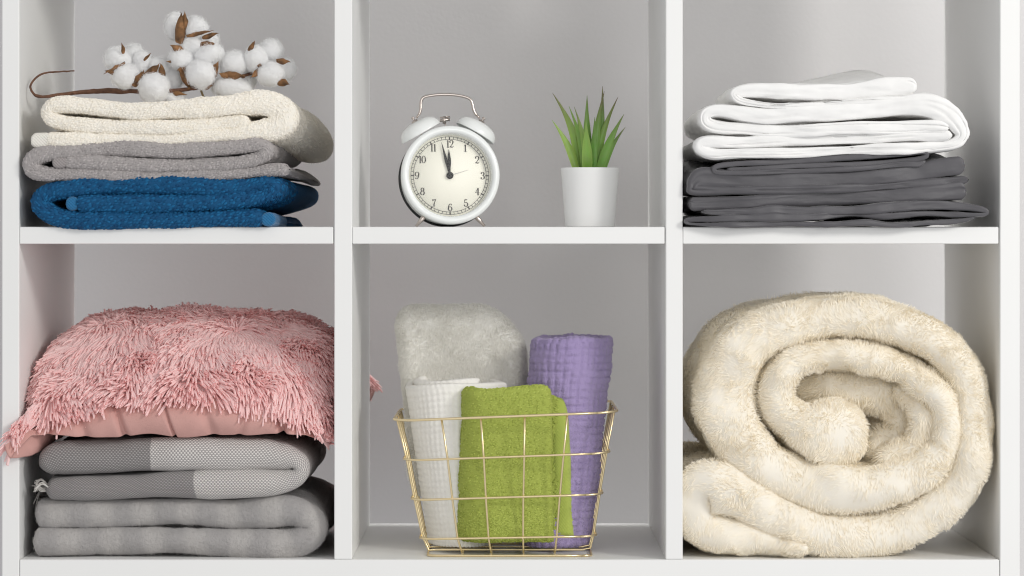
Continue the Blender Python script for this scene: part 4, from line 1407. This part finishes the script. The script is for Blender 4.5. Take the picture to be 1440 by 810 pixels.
def waffle_rows(V, Q, uv, pitch, amp, soft_=0.0):
    n = vnormals(V, Q)
    u, v = uv[:, 0], uv[:, 1]
    jx = noise(np.stack([u * 0, v, u], 1), 0.03, 5) * pitch * 0.25
    a = np.abs(np.sin(math.pi * (u + jx) / pitch))
    b = np.abs(np.sin(math.pi * (v + jx * 0.6) / pitch))
    h = np.minimum(a, soft_ or 0.75) * np.minimum(b, soft_ or 0.75) / (soft_ or 0.75) ** 2
    return V + n * ((h - 0.5) * amp)[:, None]


# purple honeycomb roll: elliptical spiral
def spiral(turns, w, dep, t, n=60, start=0.0, cw=1):
    out = []
    for i in range(n):
        a = start + cw * turns * 2 * math.pi * i / (n - 1)
        tt = max(0.0, turns * i / (n - 1) - 0.25) ** 1.3
        shr = 1 - (t * 1.2 / w) * tt
        out.append((w * shr * math.cos(a), dep * max(0.15, 1 - (t * 1.2 / dep) * tt) * math.sin(a), t))
    return out


def roll(name, label, px, mat, yc, dep, t, turns, seed, mp_scale=0.1, pitch=None, amp=0.0, start=-0.4, lumps=(), topfn=None, cw=1, slant=0.0, extra=None, step=0.0015, ytilt=0.0, wclip=0.0):
    (xl, xr, yt), (xl2, xr2) = px
    yf = yc - dep
    xt, xb = fx((xl + xr) / 2, yc), fx((xl2 + xr2) / 2, yc)
    wt, wb = (xr - xl) / 2 * S, (xr2 - xl2) / 2 * S
    f, Hh = upright_map(xt, xb, wt, wb, fz(yt, yf), yc, topfn=topfn, slant=slant, ytilt=ytilt)
    # run the path in true metres, then scale x by the local width
    pth = [(x, y, tt) for x, y, tt in spiral(turns, wt - t / 2, dep - t / 2, t, start=start, cw=cw)]

    def mp(p, q, d): return f(p / wt * 0.1, q, d)
    V, Q, uv = sweep(pth, Hh, mp, step=step, fine=0.0016, edge=0.9, lumps=lumps, wobble=0.001, seed=seed, fine_depth=Hh, end_round=0.9, edge_jit=0.003)
    if pitch: V = waffle_rows(V, Q, uv, pitch, amp, wclip)
    mb = MB()
    mb.add(V, Q, rnd=np.full(len(V), 0.75), cloth_uv=uv)
    if extra: extra(mb, V, Q, uv)
    o = mb.build(name, mat)
    return tag(o, label, 'towel', GK)


M_purple = fibre('purple_cotton', (0.42, 0.33, 0.58), (0.32, 0.25, 0.48), trans=0.06, bump_scale=900, bump_d=0.0012, big=0.15)


def fluff(n, L, W, seed, uvk=True, tilt=0.6, y0=0.0, tip=0.4, comb=0.0):
    def g(mb, V, Q, uv):
        P, nn, f = sample(V, Q, n, lambda c, m_: np.where(m_[:, 1] < 0.3, 1.0, 0.15), seed)
        rng = np.random.default_rng(seed)
        cl = np.stack([noise(P, 0.012, seed + 1), noise(P, 0.012, seed + 2), noise(P, 0.012, seed + 3)], 1)
        d = unit(nn * (1 - comb * 0.6) + rng.normal(size=nn.shape) * tilt + cl * (0.5 if comb == 0 else 0.15) + np.array([-0.3, -0.2, -0.8]) * comb)
        SV, SQ, rnd = strands(P - nn * 0.0003, d, cl * 0.3 + np.array([0, 0, -0.3]), L * (0.6 + 0.7 * rng.random(len(P))), W * (0.7 + 0.6 * rng.random(len(P))), 2, 3, tip, seed)
        mb.add(SV, SQ, rnd=rnd, cloth_uv=np.repeat(uv[Q[f, 0]], 9, 0))
    return g


roll('rolled_towel', 'purple honeycomb weave towel rolled upright at the right side of the gold basket', ((744, 869, 474), (722, 838)), M_purple, 0.115, 0.050, 0.009, 1.7, 71,
     pitch=0.0078, amp=0.0020, wclip=0.42, start=1.5, lumps=((0.03, 0.002), (0.012, 0.0008), (0.0042, 0.0008)), extra=fluff(14000, 0.0014, 0.0005, 71), topfn=lambda p, q: -0.004 * np.clip(-p / .1, 0, 1))
M_waffle = fibre('white_waffle', (0.97, 0.95, 0.91), (0.96, 0.94, 0.88), trans=0.15, sheen=0.0, bump_scale=1000, bump_d=0.0005, big=0.0)
roll('rolled_towel', 'white waffle weave towel rolled upright at the left front of the gold basket', ((566, 720, 545), (602, 700)), M_waffle, 0.112, 0.058, 0.008, 1.6, 72,
     pitch=0.0066, amp=0.0012, start=1.6, lumps=((0.03, 0.0012),), slant=0.10, topfn=lambda p, q: 0.012 * (1 - (p / .1) ** 2))

# green terry towel: U fold, two layers
M_green = fibre('green_terry', (0.50, 0.575, 0.13), (0.38, 0.445, 0.085), trans=0.15, sheen=0.0)
M_green_hem = linen('green_hem', (0.46, 0.55, 0.11), 0.85, 0.0016, 0.0002, wrinkle=0.0006)
gz = fz(545, 0.03)


def gmap(p, q, d):
    Hh = gz - ZF
    t = np.clip(d / Hh, 0, 1)
    back = np.clip((q - 0.016) / 0.010, 0, 1)
    xc = fx(716, .04) + (fx(714, .04) - fx(716, .04)) * t
    X = xc + p * (1 + 0.13 * t)
    drop = back * (0.027 + 0.0 * p) * (1 - t * 0.5) - (1 - back) * (0.002 * np.sin(p * 60))
    lift = 0.010 * t * np.clip((p - 0.0) / 0.05, 0, 1) * (1 - back)
    Y = 0.040 + q + 0.006 * t
    return X, Y, gz - d - drop * (1 - t)


gp = [(0.0445, 0.000, .020), (0.030, -0.002, .021), (0.005, -0.004, .021), (-0.020, -0.004, .021), (-0.034, 0.001, .020), (-0.040, 0.013, .018), (-0.034, 0.024, .017), (-0.010, 0.027, .016), (0.020, 0.027, .015), (0.045, 0.026, .013), (0.058, 0.026, .010)]
V, Q, uv = sweep(gp, gz - ZF - 0.008, gmap, step=0.0016, fine=0.0018, edge=0.9, lumps=((0.05, 0.0022), (0.014, 0.0008), (0.005, 0.0005)), wobble=0.0012, seed=81, sq=0.8, fine_depth=0.25, edge_jit=0.004)
SV, SQ, rnd = loops(V, uv, 0.0032, 0.0026, 0.0038, 0.0022, 81, 0.2, slant=0.6, jit=0.45)
mb = MB()
mb.add(V, Q, rnd=np.full(len(V), 0.3)).add(SV, SQ, rnd=rnd)
g_o = mb.build('folded_towel', M_green)
tag(g_o, 'lime green terry towel folded upright at the front of the gold basket', 'towel', GK)
hp_ = [(0.043, 0.0255, .014), (0.057, 0.026, .014), (0.0640, 0.0262, .012)]
V, Q, uv = sweep(hp_, gz - ZF - 0.012, gmap, step=0.0012, fine=0.0016, lumps=((0.03, 0.0012),), seed=82, fine_depth=0.25)
mesh_obj('hem', V, Q, M_green_hem, g_o, attrs={'cloth_uv': uv, 'rnd': np.full(len(V), .5)})

# fluffy off white towel at the back: upside-down U over its own fold
M_offw = fibre('offwhite_plush', (0.985, 0.975, 0.945), (0.975, 0.965, 0.93), trans=0.2, sheen=0.0)
xa, xb_ = fx(556, .15), fx(737, .15)
zt = fz(430, .16)


def omap(p, q, d):   # p = y, q = z, d = x from left
    wd = xb_ - xa
    t = d / wd
    hgt = q - ZF
    X = xa + d + 0.10 * (zt - q) * (1 - t) + 0.03 * (zt - q) * t
    drp = 0.036 * np.clip((t - 0.62) / 0.38, 0, 1) ** 2.2 + 0.008 * np.clip((0.12 - t) / 0.12, 0, 1) ** 2
    return X, 0.155 + p, q - drp * np.clip((q - zt + 0.16) / 0.16, 0, 1)


op = [(-0.004, ZF + 0.05, .030), (-0.002, ZF + 0.11, .032), (0.0, zt - 0.07, .034), (0.002, zt - 0.035, .034), (0.006, zt - 0.021, .032), (0.020, zt - 0.0165, .032), (0.034, zt - 0.024, .032), (0.038, zt - 0.05, .032), (0.040, zt - 0.09, .032), (0.040, ZF + 0.05, .03)]
V, Q, uv = sweep(op, xb_ - xa, omap, step=0.0022, fine=0.0022, edge=0.9, lumps=((0.05, 0.003), (0.016, 0.0008)), wobble=0.002, seed=91, fine_depth=0.2)
mb = MB()
mb.add(V, Q, rnd=np.full(len(V), 0.4), cloth_uv=uv)
fluff(120000, 0.0036, 0.0006, 91, tilt=0.4, tip=0.3, comb=0.35)(mb, V, Q, uv)
tag(mb.build('folded_towel', M_offw), 'fluffy off white plush towel standing tallest behind the others in the basket', 'towel', GK)

# ============================================================ LIGHT
world = bpy.data.worlds.new('World')
SC.world = world
world.use_nodes = True
world.node_tree.nodes['Background'].inputs[0].default_value = (0.97, 0.97, 0.98, 1)
world.node_tree.nodes['Background'].inputs[1].default_value = 0.66


def area(name, loc, target, size, power, col=(1, 1, 1)):
    l = bpy.data.lights.new(name, 'AREA')
    l.shape = 'DISK'
    l.size = size
    l.energy = power
    l.color = col
    o = bpy.data.objects.new(name, l)
    COL.objects.link(o)
    o.location = loc
    o.rotation_euler = (Vector(target) - Vector(loc)).to_track_quat('-Z', 'Y').to_euler()
    return o


area('key_lamp', (2.5, -2.2, 1.35), (0.0, 0.1, -0.1), 0.8, 55, (1.0, 0.98, 0.94))
area('fill_lamp', (1.1, -3.6, 0.5), (0, 0.3, 0.0), 1.4, 24, (1.0, 0.99, 0.97))
wl = area('added_wall_light', (0.0, 0.51, 1.45), (0, 0.61, 0.0), 2.4, 24, (1.0, 0.99, 0.97))  # unseen light added behind the unit to brighten the wall from above
wl.data.shape, wl.data.size_y = 'RECTANGLE', 0.12

# ============================================================ CAMERA
cam = bpy.data.cameras.new('camera')
co = bpy.data.objects.new('camera', cam)
COL.objects.link(co)
co.location = (0, -D, 0)
co.rotation_euler = (math.radians(90), 0, 0)
cam.sensor_width = 36
cam.lens = 36 * D / (1440 * S)
cam.shift_x = (720 - CX) / 1440
cam.shift_y = -(405 - CY) / 1440
cam.clip_start, cam.clip_end = 0.1, 50
cam.dof.use_dof = True
cam.dof.focus_distance = D + 0.045
cam.dof.aperture_fstop = 8.0
SC.camera = co
SC.view_settings.view_transform = 'Standard'
SC.view_settings.look = 'None'
SC.view_settings.exposure = 0.0
SC.view_settings.gamma = 1.0
SC.view_settings.use_curve_mapping = False
SC.cycles.max_bounces = 14
SC.cycles.diffuse_bounces = 10
SC.cycles.transmission_bounces = 10
SC.cycles.use_denoising = True
SC.cycles.filter_width = 1.1
